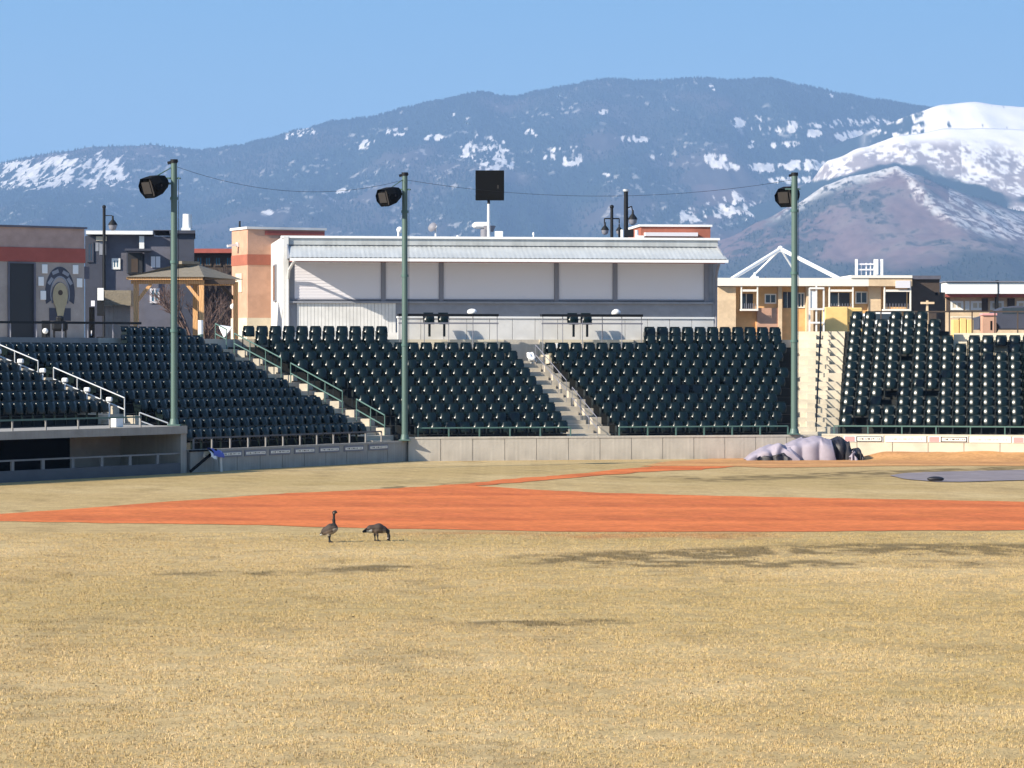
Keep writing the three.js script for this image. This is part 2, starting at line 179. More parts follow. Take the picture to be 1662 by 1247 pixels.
{
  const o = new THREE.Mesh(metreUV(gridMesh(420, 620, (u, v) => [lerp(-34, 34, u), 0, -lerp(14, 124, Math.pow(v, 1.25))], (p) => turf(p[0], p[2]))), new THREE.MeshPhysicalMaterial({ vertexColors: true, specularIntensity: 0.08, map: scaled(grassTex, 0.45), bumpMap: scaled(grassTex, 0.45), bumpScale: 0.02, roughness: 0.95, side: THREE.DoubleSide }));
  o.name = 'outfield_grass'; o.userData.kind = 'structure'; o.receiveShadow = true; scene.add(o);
}
const gp = (list) => list.map(([px, py]) => { const p = ground(px, py); return [p.x, p.z]; });
const clay = M(0.68, 0.19, 0.062, 0.95, { map: scaled(dirtTex, 0.16), bumpMap: scaled(dirtTex, 0.3), bumpScale: 0.012 }), dryClay = M(0.60, 0.31, 0.13, 0.95, { map: scaled(dirtTex, 0.2) });
struct('infield_dirt', sheet(gp([[-160, 844], [0, 835], [150, 824], [330, 811], [470, 801], [600, 795], [700, 791], [770, 789], [830, 793], [900, 797], [1000, 801], [1150, 805], [1300, 808], [1500, 812], [1662, 815], [1850, 818], [1850, 858], [1662, 861], [1400, 863], [1100, 864], [900, 863], [760, 861], [600, 858], [450, 854], [300, 851], [150, 849], [0, 847], [-160, 846]]), 0.008, 0.16), clay);
struct('base_path', sheet(gp([[640, 794], [760, 786], [831, 778], [930, 770], [1000, 763], [1075, 757], [1200, 758], [1130, 763], [1040, 767], [930, 776], [831, 785], [770, 789], [700, 792]]), 0.012, 0.22), clay);
struct('warning_track', sheet(gp([[1040, 757.5], [1080, 750], [1160, 744.5], [1340, 744.3], [1900, 745.5], [1900, 757], [1662, 757], [1450, 757], [1250, 760], [1190, 757.8]]), 0.012, 0.12), dryClay);
{ // dead grass blades standing in the near outfield
  const blades = []; for (let k = 0; k < 6; k++) { const a = rr(0, 6.28), r = rr(0, 0.022), h = rr(0.010, 0.024), w = rr(0.003, 0.0055), l = rr(0.008, 0.03), x = Math.cos(a) * r, z = Math.sin(a) * r, b = rr(0, 6.28), g = new THREE.BufferGeometry(); g.setAttribute('position', new THREE.BufferAttribute(new Float32Array([x - Math.cos(b) * w, -0.004, z - Math.sin(b) * w, x + Math.cos(b) * w, -0.004, z + Math.sin(b) * w, x + Math.sin(a * 3) * l, h, z + Math.cos(a * 3) * l]), 3)); g.computeVertexNormals(); blades.push(g); }
  const N = 170000, im = new THREE.InstancedMesh(join(blades), M(1, 1, 1, 0.9), N), M4 = new THREE.Matrix4(), q = new THREE.Quaternion(), up = V(0, 1, 0), col = new THREE.Color(); let n = 0;
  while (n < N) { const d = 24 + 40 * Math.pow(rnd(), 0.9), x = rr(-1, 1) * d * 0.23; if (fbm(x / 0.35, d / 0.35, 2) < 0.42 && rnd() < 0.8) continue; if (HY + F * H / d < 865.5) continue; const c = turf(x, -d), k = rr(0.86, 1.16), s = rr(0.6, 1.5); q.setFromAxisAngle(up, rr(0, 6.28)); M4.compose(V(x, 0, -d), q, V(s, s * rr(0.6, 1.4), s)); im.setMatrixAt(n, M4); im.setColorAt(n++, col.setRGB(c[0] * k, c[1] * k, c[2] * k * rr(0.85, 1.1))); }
  im.name = 'dry_grass'; im.userData.kind = 'stuff'; im.userData.label = 'short straw coloured winter grass across the outfield'; shadows(im); scene.add(im);
}

{ // droppings and clods scattered over the outfield
  const g = new THREE.IcosahedronGeometry(0.5, 1).scale(1, 0.55, 0.7), N = 300, im = new THREE.InstancedMesh(join(g), M(0.2, 0.15, 0.08, 0.95), N), M4 = new THREE.Matrix4(), q = new THREE.Quaternion();
  for (let n = 0; n < N; n++) { const d = 24 + 34 * rnd(), s = rr(0.012, 0.036); q.setFromAxisAngle(V(0, 1, 0), rr(0, 6.28)); M4.compose(V(rr(-1, 1) * d * 0.22, s * 0.2, -d), q, V(s * rr(1, 2), s, s)); im.setMatrixAt(n, M4); }
  im.name = 'soil_clods'; im.userData.kind = 'stuff'; im.userData.label = 'small dark clods and droppings scattered in the grass'; shadows(im); scene.add(im);
}

// ------------------------------------------------------------ stands: three straight terraces that meet at the aisles
const RUN = 0.8, DECK = 4.45, PITCH = 0.525, rad = Math.PI / 180;
const K1 = [-4, 107.5], K2 = [11.57, 111.1];
const blockL = { o: K1, yaw: 58 * rad, floor: 0.6, rise: 0.314, n: 11 }, blockC = { o: K1, yaw: 13 * rad, floor: 0.6, rise: 0.322, n: 11 }, blockR = { o: K2, yaw: -13 * rad, floor: 0.8, rise: 0.3325, n: 12 };
const along = (B, px, bk) => { const k = (px - CX) / F, c = Math.cos(B.yaw), s = Math.sin(B.yaw); return (k * (B.o[1] + bk * c) - B.o[0] + bk * s) / (c - k * s); };
const world = (B, s, bk, y) => V(B.o[0] + s * Math.cos(B.yaw) - bk * Math.sin(B.yaw), y, -(B.o[1] + s * Math.sin(B.yaw) + bk * Math.cos(B.yaw)));
const flr = (r, B = blockC) => B.floor + B.rise * r;
const segs = [
  { key: 'L1', B: blockL, rows: [0, 11], l: (r) => r > 9 ? 202 : Math.max(-150, r < 2 ? 297 : 224 - 36 * (r - 3)), r: (r) => lerp(602, 316, r / 11), name: 'right of the white handrails', dir: 1 },
  { key: 'L0', B: blockL, rows: [3, 9], l: () => -150, r: (r) => 177 - 36 * (r - 3), name: 'above the dugout', dir: -1 },
  { key: 'C1', B: blockC, rows: [0, 11], l: (r) => lerp(652, 374, r / 11), r: (r) => r > 9 ? 632 : lerp(925, 833, r / 9), name: 'left of the middle stairs', dir: -1 },
  { key: 'C2', B: blockC, rows: [0, 11], l: (r) => r > 9 ? 1046 : lerp(1000, 884, r / 9), r: () => 1284, name: 'right of the middle stairs', dir: 1 },
  { key: 'R', B: blockR, rows: [0, 12], l: (r) => lerp(1362, 1380, r / 12), r: (r) => r > 9 ? 1536 : 1790, name: 'right of the pale stairs', dir: 1 },
];
const S = Object.fromEntries(segs.map((s) => [s.key, s]));
// terraces: near-black tread colour stands in for the shade between seats
const terraceLabels = { L1: 'dim concrete terrace of the stand that turns away beyond the dugout', L0: 'short concrete terrace right above the dugout roof', C1: 'concrete terrace under the seats left of the middle stairs', C2: 'concrete terrace under the seats right of the middle stairs', R: 'dark concrete terrace under the glinting seats at the far right' };
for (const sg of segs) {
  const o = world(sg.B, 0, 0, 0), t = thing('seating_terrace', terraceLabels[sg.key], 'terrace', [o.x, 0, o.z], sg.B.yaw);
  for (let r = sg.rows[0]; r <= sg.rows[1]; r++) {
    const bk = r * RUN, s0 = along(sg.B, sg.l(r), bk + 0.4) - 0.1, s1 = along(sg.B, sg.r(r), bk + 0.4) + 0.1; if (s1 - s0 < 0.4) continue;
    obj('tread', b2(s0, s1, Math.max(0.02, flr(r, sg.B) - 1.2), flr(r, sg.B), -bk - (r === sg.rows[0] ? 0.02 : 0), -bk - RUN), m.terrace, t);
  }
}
// one folding seat: backrest, tipped-up pan, standards
const backGeo = gridMesh(9, 6, (u, v) => { const x = (u - 0.5) * 0.45, y = lerp(0.44, 0.83, v), rnd_ = v > 0.75 ? 1 - 0.16 * ((v - 0.75) * 4) ** 2 : 1; return [x * rnd_, y - (v === 1 ? 0.03 * (2 * (u - 0.5)) ** 2 : 0), -0.15 + 0.022 * (2 * (u - 0.5)) ** 2 - (v - 0.2) * 0.1]; });
const backShell = join([backGeo, backGeo.clone().translate(0, 0, -0.03), b2(-0.2, 0.2, 0.805, 0.83, -0.255, -0.215)]);
const panFront = gridMesh(11, 9, (u, v) => { const a = 2 * u - 1, b = 2 * v - 1, k = 1 - 0.22 * Math.pow(Math.abs(a), 6) * Math.abs(b); return [a * 0.2 * k, 0.59 + b * 0.185 * k, 0.085 - 0.069 * Math.sqrt(a * a + 0.03) - (Math.abs(a) > 0.9 ? 0.02 : 0) + 0.034 * (1 - b * b) - b * 0.05]; });
const panGeo = join([panFront, gridMesh(2, 2, (u, v) => [(2 * u - 1) * 0.2, 0.59 + (2 * v - 1) * 0.185, -0.03 - (2 * v - 1) * 0.045])]);
const panDown = join(panFront.clone().translate(0, -0.59, 0).rotateX(Math.PI / 2).translate(0, 0.44, 0.06));
const legGeo = join([bx(0.035, 0.44, 0.07, -0.25, 0.22, -0.08), bx(0.035, 0.2, 0.26, -0.25, 0.5, -0.03, 0, 0.15), bx(0.05, 0.025, 0.24, -0.25, 0.61, 0.0, 0, 0.05)]);
const seats = [];
for (const sg of segs) for (let r = sg.rows[0]; r <= sg.rows[1]; r++) {
  const bk = r * RUN + 0.48, s0 = along(sg.B, sg.l(r), bk) + 0.27, s1 = along(sg.B, sg.r(r), bk) - 0.27, n = Math.floor((s1 - s0) / PITCH) + 1;
  for (let k = 0; k < n; k++) { const s = sg.dir > 0 ? s0 + k * PITCH : s1 - k * PITCH, p = world(sg.B, s, bk, flr(r, sg.B)), px = CX + F * p.x / -p.z; if (px < -140 || px > 1780 || (sg.key === 'R' && hash(r * 31 + 5, k * 17 + 82) < 0.018)) continue;
    const inView = px > 4 && px < 1658, view = Math.atan2(-p.x, -p.z); seats.push({ p, yaw: sg.B.yaw, sg, r, k, px, score: (inView ? Math.cos(sg.B.yaw + view) : 0.01) / -p.z * (sg.key === 'R' ? 1.12 : 1) }); }
}
seats.sort((a, b) => b.score - a.score);
const downSet = () => false;
const labelRow = { C1: 'of seats left of the middle stairs', C2: 'of seats right of the middle stairs', R: 'right of the pale sunlit stairs' };
let proto = null, protoDown = null;
seats.slice(0, 300).forEach((q) => {
  const down = downSet(q); let t;
  const make = () => { const g = new THREE.Group(); const a = shadows(new THREE.Mesh(backShell, m.seat)); a.name = 'backrest'; const b = shadows(new THREE.Mesh(down ? panDown : panGeo, m.seat)); b.name = 'seat_pan'; const c = shadows(new THREE.Mesh(legGeo, m.seatFrame)); c.name = 'standard'; g.add(a, b, c); return g; };
  t = down ? (protoDown ??= make()).clone() : (proto ??= make()).clone();
  t.name = numbered('stadium_seat'); t.position.copy(q.p); t.rotation.y = q.yaw; scene.add(t);
  tag(t, `dark green ${down ? 'lowered' : 'folding'} seat, ${ORD[q.r]} row up, ${FIRST(q.k)} ${q.sg.key === 'C1' ? 'seat left of the middle stairs' : q.sg.key === 'C2' ? 'seat right of the middle stairs' : q.sg.key === 'R' ? 'seat right of the pale stairs' : 'seat of the left stand'}`, 'seat', 'folding seats of the stand');
});
{
  const rest = seats.slice(300), im = new THREE.InstancedMesh(join([backShell, panGeo, legGeo]), m.seat, rest.length), M4 = new THREE.Matrix4(), q = new THREE.Quaternion();
  rest.forEach((s, i) => { q.setFromAxisAngle(V(0, 1, 0), s.yaw); M4.compose(s.p, q, V(1, 1, 1)); im.setMatrixAt(i, M4); });
  im.name = 'further_stadium_seats'; im.userData.kind = 'stuff'; im.userData.label = 'the other rows of dark green folding seats'; shadows(im); scene.add(im);
  console.log('seats', seats.length);
}
// aisles: a flight of steps per gap, two steps to each row
function aisle(label, B1, e1, B2, e2, r0, r1, FB = B1) {
  const flr_ = (r) => flr(r, FB), RISE = FB.rise, last = FB.n, sm = FB === blockR ? m.cream : m.stair;
  const L = (r) => world(B1, along(B1, e1(r), r * RUN + 0.4), r * RUN + 0.4, 0), R = (r) => world(B2, along(B2, e2(r), r * RUN + 0.4), r * RUN + 0.4, 0);
  const t = thing('aisle_stairs', label, 'stairs', L(r0).lerp(R(r0), 0.5));
  const P = (r, f) => L(r).lerp(R(r), f);
  for (let r = r0; r <= r1; r++) {
    const a = L(r), b = R(r), mid = P(r, 0.5), dir = b.clone().sub(a), len = dir.length() - 0.04, ang = Math.atan2(-dir.z, dir.x), nxt = P(Math.min(r + 1, last), 0.5), prv = P(Math.max(r - 1, r0), 0.5), fwd = r > r0 ? prv.sub(mid) : mid.clone().sub(nxt);
    const dep = Math.max(0.6, Math.hypot(fwd.x, fwd.z));
    obj('step', bx(len, 1.3, dep, mid.x - t.position.x, flr_(r) - 0.65 + 0.004, mid.z - t.position.z, ang), sm, t);
    const hx = mid.x + fwd.x * 0.62, hz = mid.z + fwd.z * 0.62;
    if (r > 0) obj('half_step', bx(len * 0.62, 0.6, dep * 0.5, hx - t.position.x - Math.cos(ang) * len * 0.1, flr_(r) - RISE / 2 - 0.3, hz - t.position.z + Math.sin(ang) * len * 0.1, ang), sm, t);
    const ko = FB === blockR ? -len * 0.16 : len / 2 - 0.16; if (r < last && r > 0) obj('kerb_or_shadow_block', bx(FB === blockR ? 0.3 : 0.34, FB === blockR ? 0.36 : 0.5, 0.4, mid.x - t.position.x + Math.cos(ang) * ko, flr_(r) + 0.02, mid.z - t.position.z - Math.sin(ang) * ko, ang), sm, t);  // on the pale flight the blocks are added for the dark notches they cast
    if (FB === blockL && B2 === blockL) obj('sun_glint_cap', [rbox(0.2, 0.16, 0.2, a.x - t.position.x, flr_(r) + 0.82, a.z - t.position.z, 0.05), bx(0.05, 0.8, 0.05, a.x - t.position.x, flr_(r) + 0.4, a.z - t.position.z)], m.whitePaint, t);  // white caps added to imitate sun glints at the row ends
  }
  P.flr = flr_; return P;
}
const aisle0 = aisle('steep concrete aisle steps under the white handrails beside the dugout', blockL, S.L0.r, blockL, (r) => 222 - 36 * (r - 3), 3, 9);
const aisle1 = aisle('long diagonal concrete steps with green handrails left of the second pole', blockL, S.L1.r, blockC, S.C1.l, 0, 11);
const aisle2 = aisle('middle concrete stairs climbing between the two dark seat blocks', blockC, (r) => lerp(925, 833, r / 9), blockC, (r) => lerp(1000, 884, r / 9), 0, 9);
const aisle3 = aisle('pale sunlit concrete stairs beside the third pole', blockC, () => 1292, blockR, (r) => lerp(1358, 1374, r / 12), 0, 12, blockR);
function stairRail(P, f, ra, rb, label, mat, h = 0.86, r = 0.028, group) {
  const fl = P.flr ?? ((r) => flr(r, blockL)), t = thing('stair_handrail', label, 'handrail', P(ra, f).setY(fl(ra)), 0, group), o = t.position, top = [], mid = [], n = Math.max(1, Math.round(rb - ra));
  for (let k = 0; k <= n; k++) { const q = lerp(ra, rb, k / n), p = P(q, f).setY(fl(q)).sub(o); obj('post', bar(p.clone().add(V(0, -0.2, 0)), p.clone().add(V(0, h, 0)), r * 0.8), mat, t); top.push(p.clone().add(V(0, h, 0))); mid.push(p.clone().add(V(0, h * 0.55, 0))); }
  obj('top_rail', bar(top[0], top[n], r), mat, t); obj('middle_rail', bar(mid[0], mid[n], r), mat, t);
  return t;
}
stairRail(aisle0, 0.55, 3.0, 6.2, 'long white handrail descending to the dugout roof', m.galv); stairRail(aisle0, 0.55, 6.9, 9, 'white handrail cut by the left edge of the photo', m.galv);
stairRail((r, f) => { const p = world(blockL, along(blockL, 222 + (2.4 - r) * 42, r * RUN + 0.4), r * RUN + 0.4, 0); return p; }, 0, 1.2, 2.3, 'short white handrail beside the first pole', m.galv, 0.6);
stairRail(aisle1, 0.75, 0.6, 2.4, 'lowest green handrail of the diagonal steps', m.railGreen); stairRail(aisle1, 0.75, 3.3, 6.6, 'middle green handrail of the diagonal steps', m.railGreen); stairRail(aisle1, 0.75, 7.2, 10.2, 'upper green handrail of the diagonal steps', m.railGreen); stairRail(aisle1, 0.75, 10.7, 11.4, 'short topmost green handrail of the diagonal steps', m.railGreen);
stairRail(aisle2, 0.62, 0.2, 3.6, 'lower thin handrail on the middle stairs', m.frame, 0.86, 0.016); stairRail(aisle2, 0.62, 4.4, 8.6, 'upper thin handrail on the middle stairs', m.frame, 0.86, 0.016);
stairRail(aisle3, 0.5, 0.2, 5.6, 'lower dark handrail down the centre of the pale stairs', m.dark, 0.86, 0.025); stairRail(aisle3, 0.5, 6.3, 12, 'upper dark handrail down the centre of the pale stairs', m.dark, 0.86, 0.025);
{ // crumpled white bag at the head of the middle stairs
  const p = aisle2(9, 0.6).setY(flr(9)), g = new THREE.IcosahedronGeometry(0.2, 4), a = g.attributes.position; for (let i = 0; i < a.count; i++) { const x = a.getX(i), y = a.getY(i), z = a.getZ(i), k = 1 + 1.5 * (fbm(x * 9 + 3, y * 9 + z * 6, 3) - 0.5); a.setXYZ(i, x * 0.85 * k + y * -0.35, Math.max(y * 1.1 * k + 0.18, 0.004), z * 0.8 * k + 0.2); } const g2 = mergeVertices(g); g2.computeVertexNormals(); const o = obj('white_bag', g2, m.whitePaint); o.position.copy(p); tag(o, 'crumpled white bag at the head of the middle stairs', 'bag');
}
// walkway deck behind the top rows
{
  const bl = (B, s, bk) => { const p = world(B, s, bk, 0); return [p.x, p.z]; };
  const bk = 12 * RUN + 0.02, bR = 13 * RUN + 0.02;
  struct('concourse', prism([bl(blockL, -22, bk), bl(blockL, along(blockL, 340, bk), bk), bl(blockC, along(blockC, 385, bk), bk), bl(blockC, along(blockC, 1300, bk), bk), bl(blockR, along(blockR, 1362, bR), bR), bl(blockR, along(blockR, 1900, bR), bR), [32, -160], [-46, -160], [-46, -112]], 0, DECK), m.concrete);
}
// lower platforms that replace the top rows
function platform(label, B, px0, px1, r, mat) {
  const bk = r * RUN, end = (B.n + 1) * RUN, o = world(B, 0, 0, 0), t = thing('viewing_platform', label, 'platform', [o.x, 0, o.z], B.yaw), s0 = along(B, px0, bk + 0.5), s1 = along(B, px1, bk + 0.5), y = flr(r, B);
  obj('deck', b2(s0, s1, y - 1, y + 0.03, -bk - 0.03, -end + 0.05), mat, t); obj('front_kerb', b2(s0, s1, y - 0.3, y + 0.24, -bk + 0.05, -bk - 0.02), mat, t); obj('back_wall', b2(s0, s1, y + 0.034, Math.max(DECK, y + 0.6), -end + 0.04, -end - 0.15), mat, t);
}
platform('pale concrete platform in front of the press box left of the middle stairs', blockC, 640, 828, 10, m.cream); platform('pale concrete platform in front of the press box right of the middle stairs', blockC, 886, 1040, 10, m.cream);
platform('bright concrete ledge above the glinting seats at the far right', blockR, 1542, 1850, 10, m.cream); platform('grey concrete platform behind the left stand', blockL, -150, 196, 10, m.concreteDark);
{ const B = blockC, bk = 12 * RUN + 0.35, s0 = along(B, 645, bk), s1 = along(B, 1158, bk), p = world(B, s0, bk, DECK), t = thing('parapet_wall', 'low white wall between the counters and the press box', 'wall', p, B.yaw), L = s1 - s0, n = 14; for (let k = 0; k < n; k++) obj('wall_panel', b2(L * k / n + 0.01, L * (k + 1) / n - 0.01, 0, 0.84, 0.06, -0.06), m.white, t); obj('coping', b2(-0.02, L + 0.02, 0.842, 0.92, 0.1, -0.1), m.whitePaint, t); }
// counters and loose seats on the platforms
function counter(label, B, px0, px1, bk, y, mat) { const p0 = world(B, along(B, px0, bk), bk, 0), p1 = world(B, along(B, px1, bk), bk, 0), t = thing('drink_rail', label, 'counter', p0.setY(0)), v = p1.sub(p0), L = Math.hypot(v.x, v.z); t.rotation.y = Math.atan2(-v.z, v.x); obj('top', bx(L, 0.1, 0.35, L / 2, y, 0), mat, t); obj('lower_rail', bx(L, 0.06, 0.05, L / 2, y - 0.32, 0.1), m.frame, t); const n = Math.max(2, Math.round(L / 0.9)); for (let k = 0; k <= n; k++) obj('post', bar(V(0.05 + (L - 0.1) * k / n, flr(10), 0.1), V(0.05 + (L - 0.1) * k / n, y - 0.03, 0.1), 0.016), m.frame, t); return t; }
counter('dark narrow counter on thin posts left of the middle stairs', blockC, 646, 808, 10.9 * RUN, 5.4, m.dark); counter('dark narrow counter on thin posts right of the middle stairs', blockC, 878, 1042, 10.9 * RUN, 5.4, m.dark);
for (const [px, lab] of [[697, 'first dark loose seat behind the left counter'], [721, 'second dark loose seat behind the left counter'], [931, 'first dark loose seat behind the right counter'], [953, 'second dark loose seat behind the right counter']]) { const bk = 11.5 * RUN, p = world(blockC, along(blockC, px, bk), bk, 4.56), t = thing('stool', lab, 'stool', p, blockC.yaw, 'loose seats at the counters'); obj('backrest', backShell.clone().translate(0, 0.12, 0), m.seat, t); obj('seat_pan', panGeo.clone().translate(0, 0.08, 0), m.seat, t); obj('pedestal', cyl(0.05, 0.05, 0.5), m.seatFrame, t); }
for (const [px, py, lab] of [[766, 511, 'small white covered bundle on the left counter'], [1000, 508, 'small white covered bundle on the right counter']]) { const bk = 10.9 * RUN, p = world(blockC, along(blockC, px, bk), bk, 5.44), g = new THREE.IcosahedronGeometry(0.15, 3), a = g.attributes.position; for (let i = 0; i < a.count; i++) { const x = a.getX(i), y = a.getY(i), z = a.getZ(i), k = 1 + 0.25 * (fbm(x * 9 + px, y * 9 + z * 5, 2) - 0.5); a.setXYZ(i, x * 1.25 * k, Math.max(y, -0.09) * 0.9 * k + 0.085, z * k); } const g2 = mergeVertices(g); g2.computeVertexNormals(); const o = obj('wrapped_bundle', g2, m.whitePaint); o.position.copy(p); tag(o, lab, 'bundle'); }
for (const [px, lab] of [[717, 'small white bin under the left counter'], [904, 'small white bin under the right counter']]) { const bk = 10.6 * RUN, p = world(blockC, along(blockC, px, bk), bk, flr(10) + 0.03), t = thing('waste_bin', lab, 'bin', p, blockC.yaw); obj('body', rbox(0.14, 0.42, 0.14, 0, 0.23, 0, 0.03), m.whitePaint, t); obj('lid', rbox(0.13, 0.3, 0.12, 0.2, 0.2, 0, 0.02), m.greyWall, t); }
// ------------------------------------------------------------ field walls, front rails, dugout
function fieldWall(label, B, s0, s1, h, n, mat, capMat) {
  const o = world(B, 0, 0, 0), t = thing('field_wall', label, 'wall', [o.x, 0, o.z], B.yaw);
  for (let k = 0; k < n; k++) { const a = lerp(s0, s1, k / n), b = lerp(s0, s1, (k + 1) / n); obj('wall_panel', b2(a + 0.012, b - 0.012, 0, h - 0.07 + (hash(k, 3) - 0.5) * 0.004, 0.2 + (hash(k, 9) - 0.5) * 0.008, 0.03), mat, t); }
  obj('backing', b2(s0, s1, 0, h - 0.09, 0.17, 0.0), m.concreteDark, t); obj('coping', b2(s0, s1, h - 0.07, h, 0.215, 0.0), capMat ?? mat, t);
  return t;
}
fieldWall('low concrete wall in the middle of the stand with a shaded left end', blockC, 0.22, 15.7, 0.87, 13, m.concrete); fieldWall('low shaded concrete wall between the dugout and the second pole', blockL, -12.5, 0.1, 0.74, 10, m.shadeConcrete, m.shadeConcrete); fieldWall('bright sunlit low concrete wall at the far right', blockR, 0, 10.5, 0.9, 8, m.cream);
function frontRail(label, B, s0, s1, y0, h, n, mat, z = 0.1, rail = mat) { const o = world(B, 0, 0, 0), t = thing('front_railing', label, 'railing', [o.x, 0, o.z], B.yaw); for (let k = 0; k <= n; k++) { const s = lerp(s0, s1, k / n); obj('post', bx(0.045, h, 0.045, s, y0 + h / 2, z), mat, t); } obj('top_rail', bx(s1 - s0, 0.05, 0.05, (s0 + s1) / 2, y0 + h + 0.025, z), rail, t); return t; }
frontRail('dark green railing along the wall left of the middle stairs', blockC, 0.6, along(blockC, 925, 0), 0.87, 0.3, 5, m.railGreen); frontRail('dark green railing along the wall right of the middle stairs', blockC, along(blockC, 1004, 0), 14.6, 0.87, 0.3, 6, m.railGreen);
frontRail('sunlit green railing in front of the glinting seats', blockR, 0.45, 10.5, 0.9, 0.27, 8, m.railGreen); frontRail('grey railing on the shaded wall beside the dugout', blockL, -12.2, -1.4, 0.74, 0.34, 11, m.concreteDark, 0.1, m.deepGrey);
// advertising boards
const inkTex = (a, b) => tex(128, (u, v) => { const on = v > 0.28 && v < 0.74 && u > 0.06 && u < 0.94 && hash(Math.floor(u * 34), 3) > 0.3 && pnoise(u * 60, v * 8, 64) > 0.35; return on ? a : b; });
const printA = new THREE.MeshStandardMaterial({ map: inkTex([0.25, 0.22, 0.22], [0.93, 0.9, 0.84]), roughness: 0.6 }), printB = new THREE.MeshStandardMaterial({ map: inkTex([0.7, 0.68, 0.62], [0.9, 0.88, 0.82]), roughness: 0.6 });
function board(label, B, s, w, y, h, kind, group) { const p = world(B, s, -0.205, y), t = thing('advert_board', label, 'sign', p, B.yaw, group); obj('panel', rbox(w, h, 0.02, 0, 0, 0.012, 0.006), kind === 2 ? m.frame : m.whitePaint, t); if (kind === 0) { obj('pink_emblem', b2(-w / 2 + 0.04, -w / 2 + 0.4, -h * 0.42, h * 0.42, 0.024, 0.03), m.pink, t); obj('dark_border', b2(-w / 2 + 0.46, w / 2 - 0.03, -h * 0.44, h * 0.44, 0.024, 0.028), m.dark, t); } const a = kind === 0 ? -w / 2 + 0.5 : -w / 2 + 0.06, b = w / 2 - 0.07, g = new THREE.PlaneGeometry(b - a, h * (kind === 2 ? 0.42 : 0.62)); const o = shadows(new THREE.Mesh(g.translate((a + b) / 2, 0, 0.032), kind === 1 ? printB : printA)); o.name = 'print'; t.add(o); }
for (let k = 0; k < 6; k++) { const s = along(blockR, 1370 + k * 68.5 + 33, 0); board(['first', 'second', 'third', 'fourth', 'fifth', 'sixth'][k] + (k % 2 ? ' plain white advert strip on the sunlit wall from the stairs' : ' pink and white advert strip on the sunlit wall from the stairs'), blockR, s, k % 2 ? 1.5 : 1.46, 0.72, 0.22, k % 2 ? 1 : 0); }
for (let k = 0; k < 7; k++) { const s = along(blockL, 350 + k * 40 + 16, 0); board(['first', 'second', 'third', 'fourth', 'fifth', 'sixth', 'seventh'][k] + ' dim advert strip on the shaded wall counted from the dugout', blockL, s, 1.2, 0.55, 0.2, 2); }
{ // dugout
  const B = blockL, o = world(B, 0, 0, 0), t = thing('dugout', 'sunken concrete dugout with flat roof slab at the left edge', 'dugout', [o.x, 0, o.z], B.yaw), s1 = along(B, 290, 0), s0 = s1 - 13;
  obj('roof_slab', b2(s0, s1, 1.28, 1.53, 0.35, -2.38), m.shadeConcrete, t); obj('back_wall', b2(s0, s1, -0.6, 1.28, -2.2, -2.36), m.taupe, t); obj('end_column', b2(s1 - 0.28, s1 + 0.02, 0, 1.28, 0.3, -2.3), m.shadeConcrete, t); obj('floor', b2(s0, s1 - 0.29, -0.75, -0.6, 0.1, -2.36), m.concreteDark, t);
  obj('back_doorway', b2(s1 - 6.4, s1 - 2.9, -0.4, 1.2, -2.12, -2.19), m.black, t); obj('front_wall', b2(s0, s1 - 0.3, 0.0, 0.34, 0.3, 0.16), m.deepGrey, t); obj('front_rail', b2(s0, s1 - 0.3, 0.62, 0.67, 0.25, 0.2), m.concreteDark, t);
  for (let k = 0; k < 9; k++) obj('rail_post', bx(0.12, 0.28, 0.06, s1 - 1.4 - k * 1.38, 0.48, 0.23), m.concreteDark, t);
  obj('bench', b2(s0, s1 - 0.6, -0.2, -0.12, -1.5, -1.95), m.umber, t);
  frontRail('low grey railing along the front edge of the dugout roof', B, s0 + 0.2, s1 - 2.2, 1.53, 0.3, 7, m.concreteDark, 0.2, m.railGreen);
  const box = obj('utility_box', [rbox(0.36, 0.3, 0.3, 0, 0.15, 0, 0.02), bx(0.2, 0.02, 0.2, 0, 0.31, 0)], m.whitePaint); box.position.copy(world(B, along(B, 188, 0.5), 0.5, 1.53)); box.rotation.y = B.yaw; tag(box, 'small white box on the dugout roof below the handrail', 'box');
  const p = world(B, s1 + 0.9, -0.5, 0), q = thing('draped_rail', 'blue and white cloth draped over a black bar beside the dugout', 'cloth', p, B.yaw);
  obj('black_bar', [bar(V(-1.0, 0.06, 0.05), V(0.35, 0.72, 0.05), 0.05), bar(V(-1.0, 0.72, 0.02), V(0.35, 0.72, 0.02), 0.035)], m.black, q); const g = gridMesh(14, 12, (u, v) => { const a = (v - 0.5) * 3.4, x = lerp(0.05, 0.62, u); return [x + 0.05 * Math.sin(v * 9), 0.62 + 0.17 * Math.cos(a) + 0.04 * fbm(u * 6, v * 6, 2) - 0.14 * Math.abs(v - 0.5) - 0.1 * u, 0.16 * Math.sin(a)]; }); obj('blue_cloth', g, m.blue, q); obj('white_cloth', g.clone().scale(0.5, 1, 1.06).translate(-0.1, -0.04, 0), m.whitePaint, q); obj('stand_post', bar(V(0.6, 0, 0.05), V(0.55, 0.66, 0.05), 0.07), m.galv, q);
}

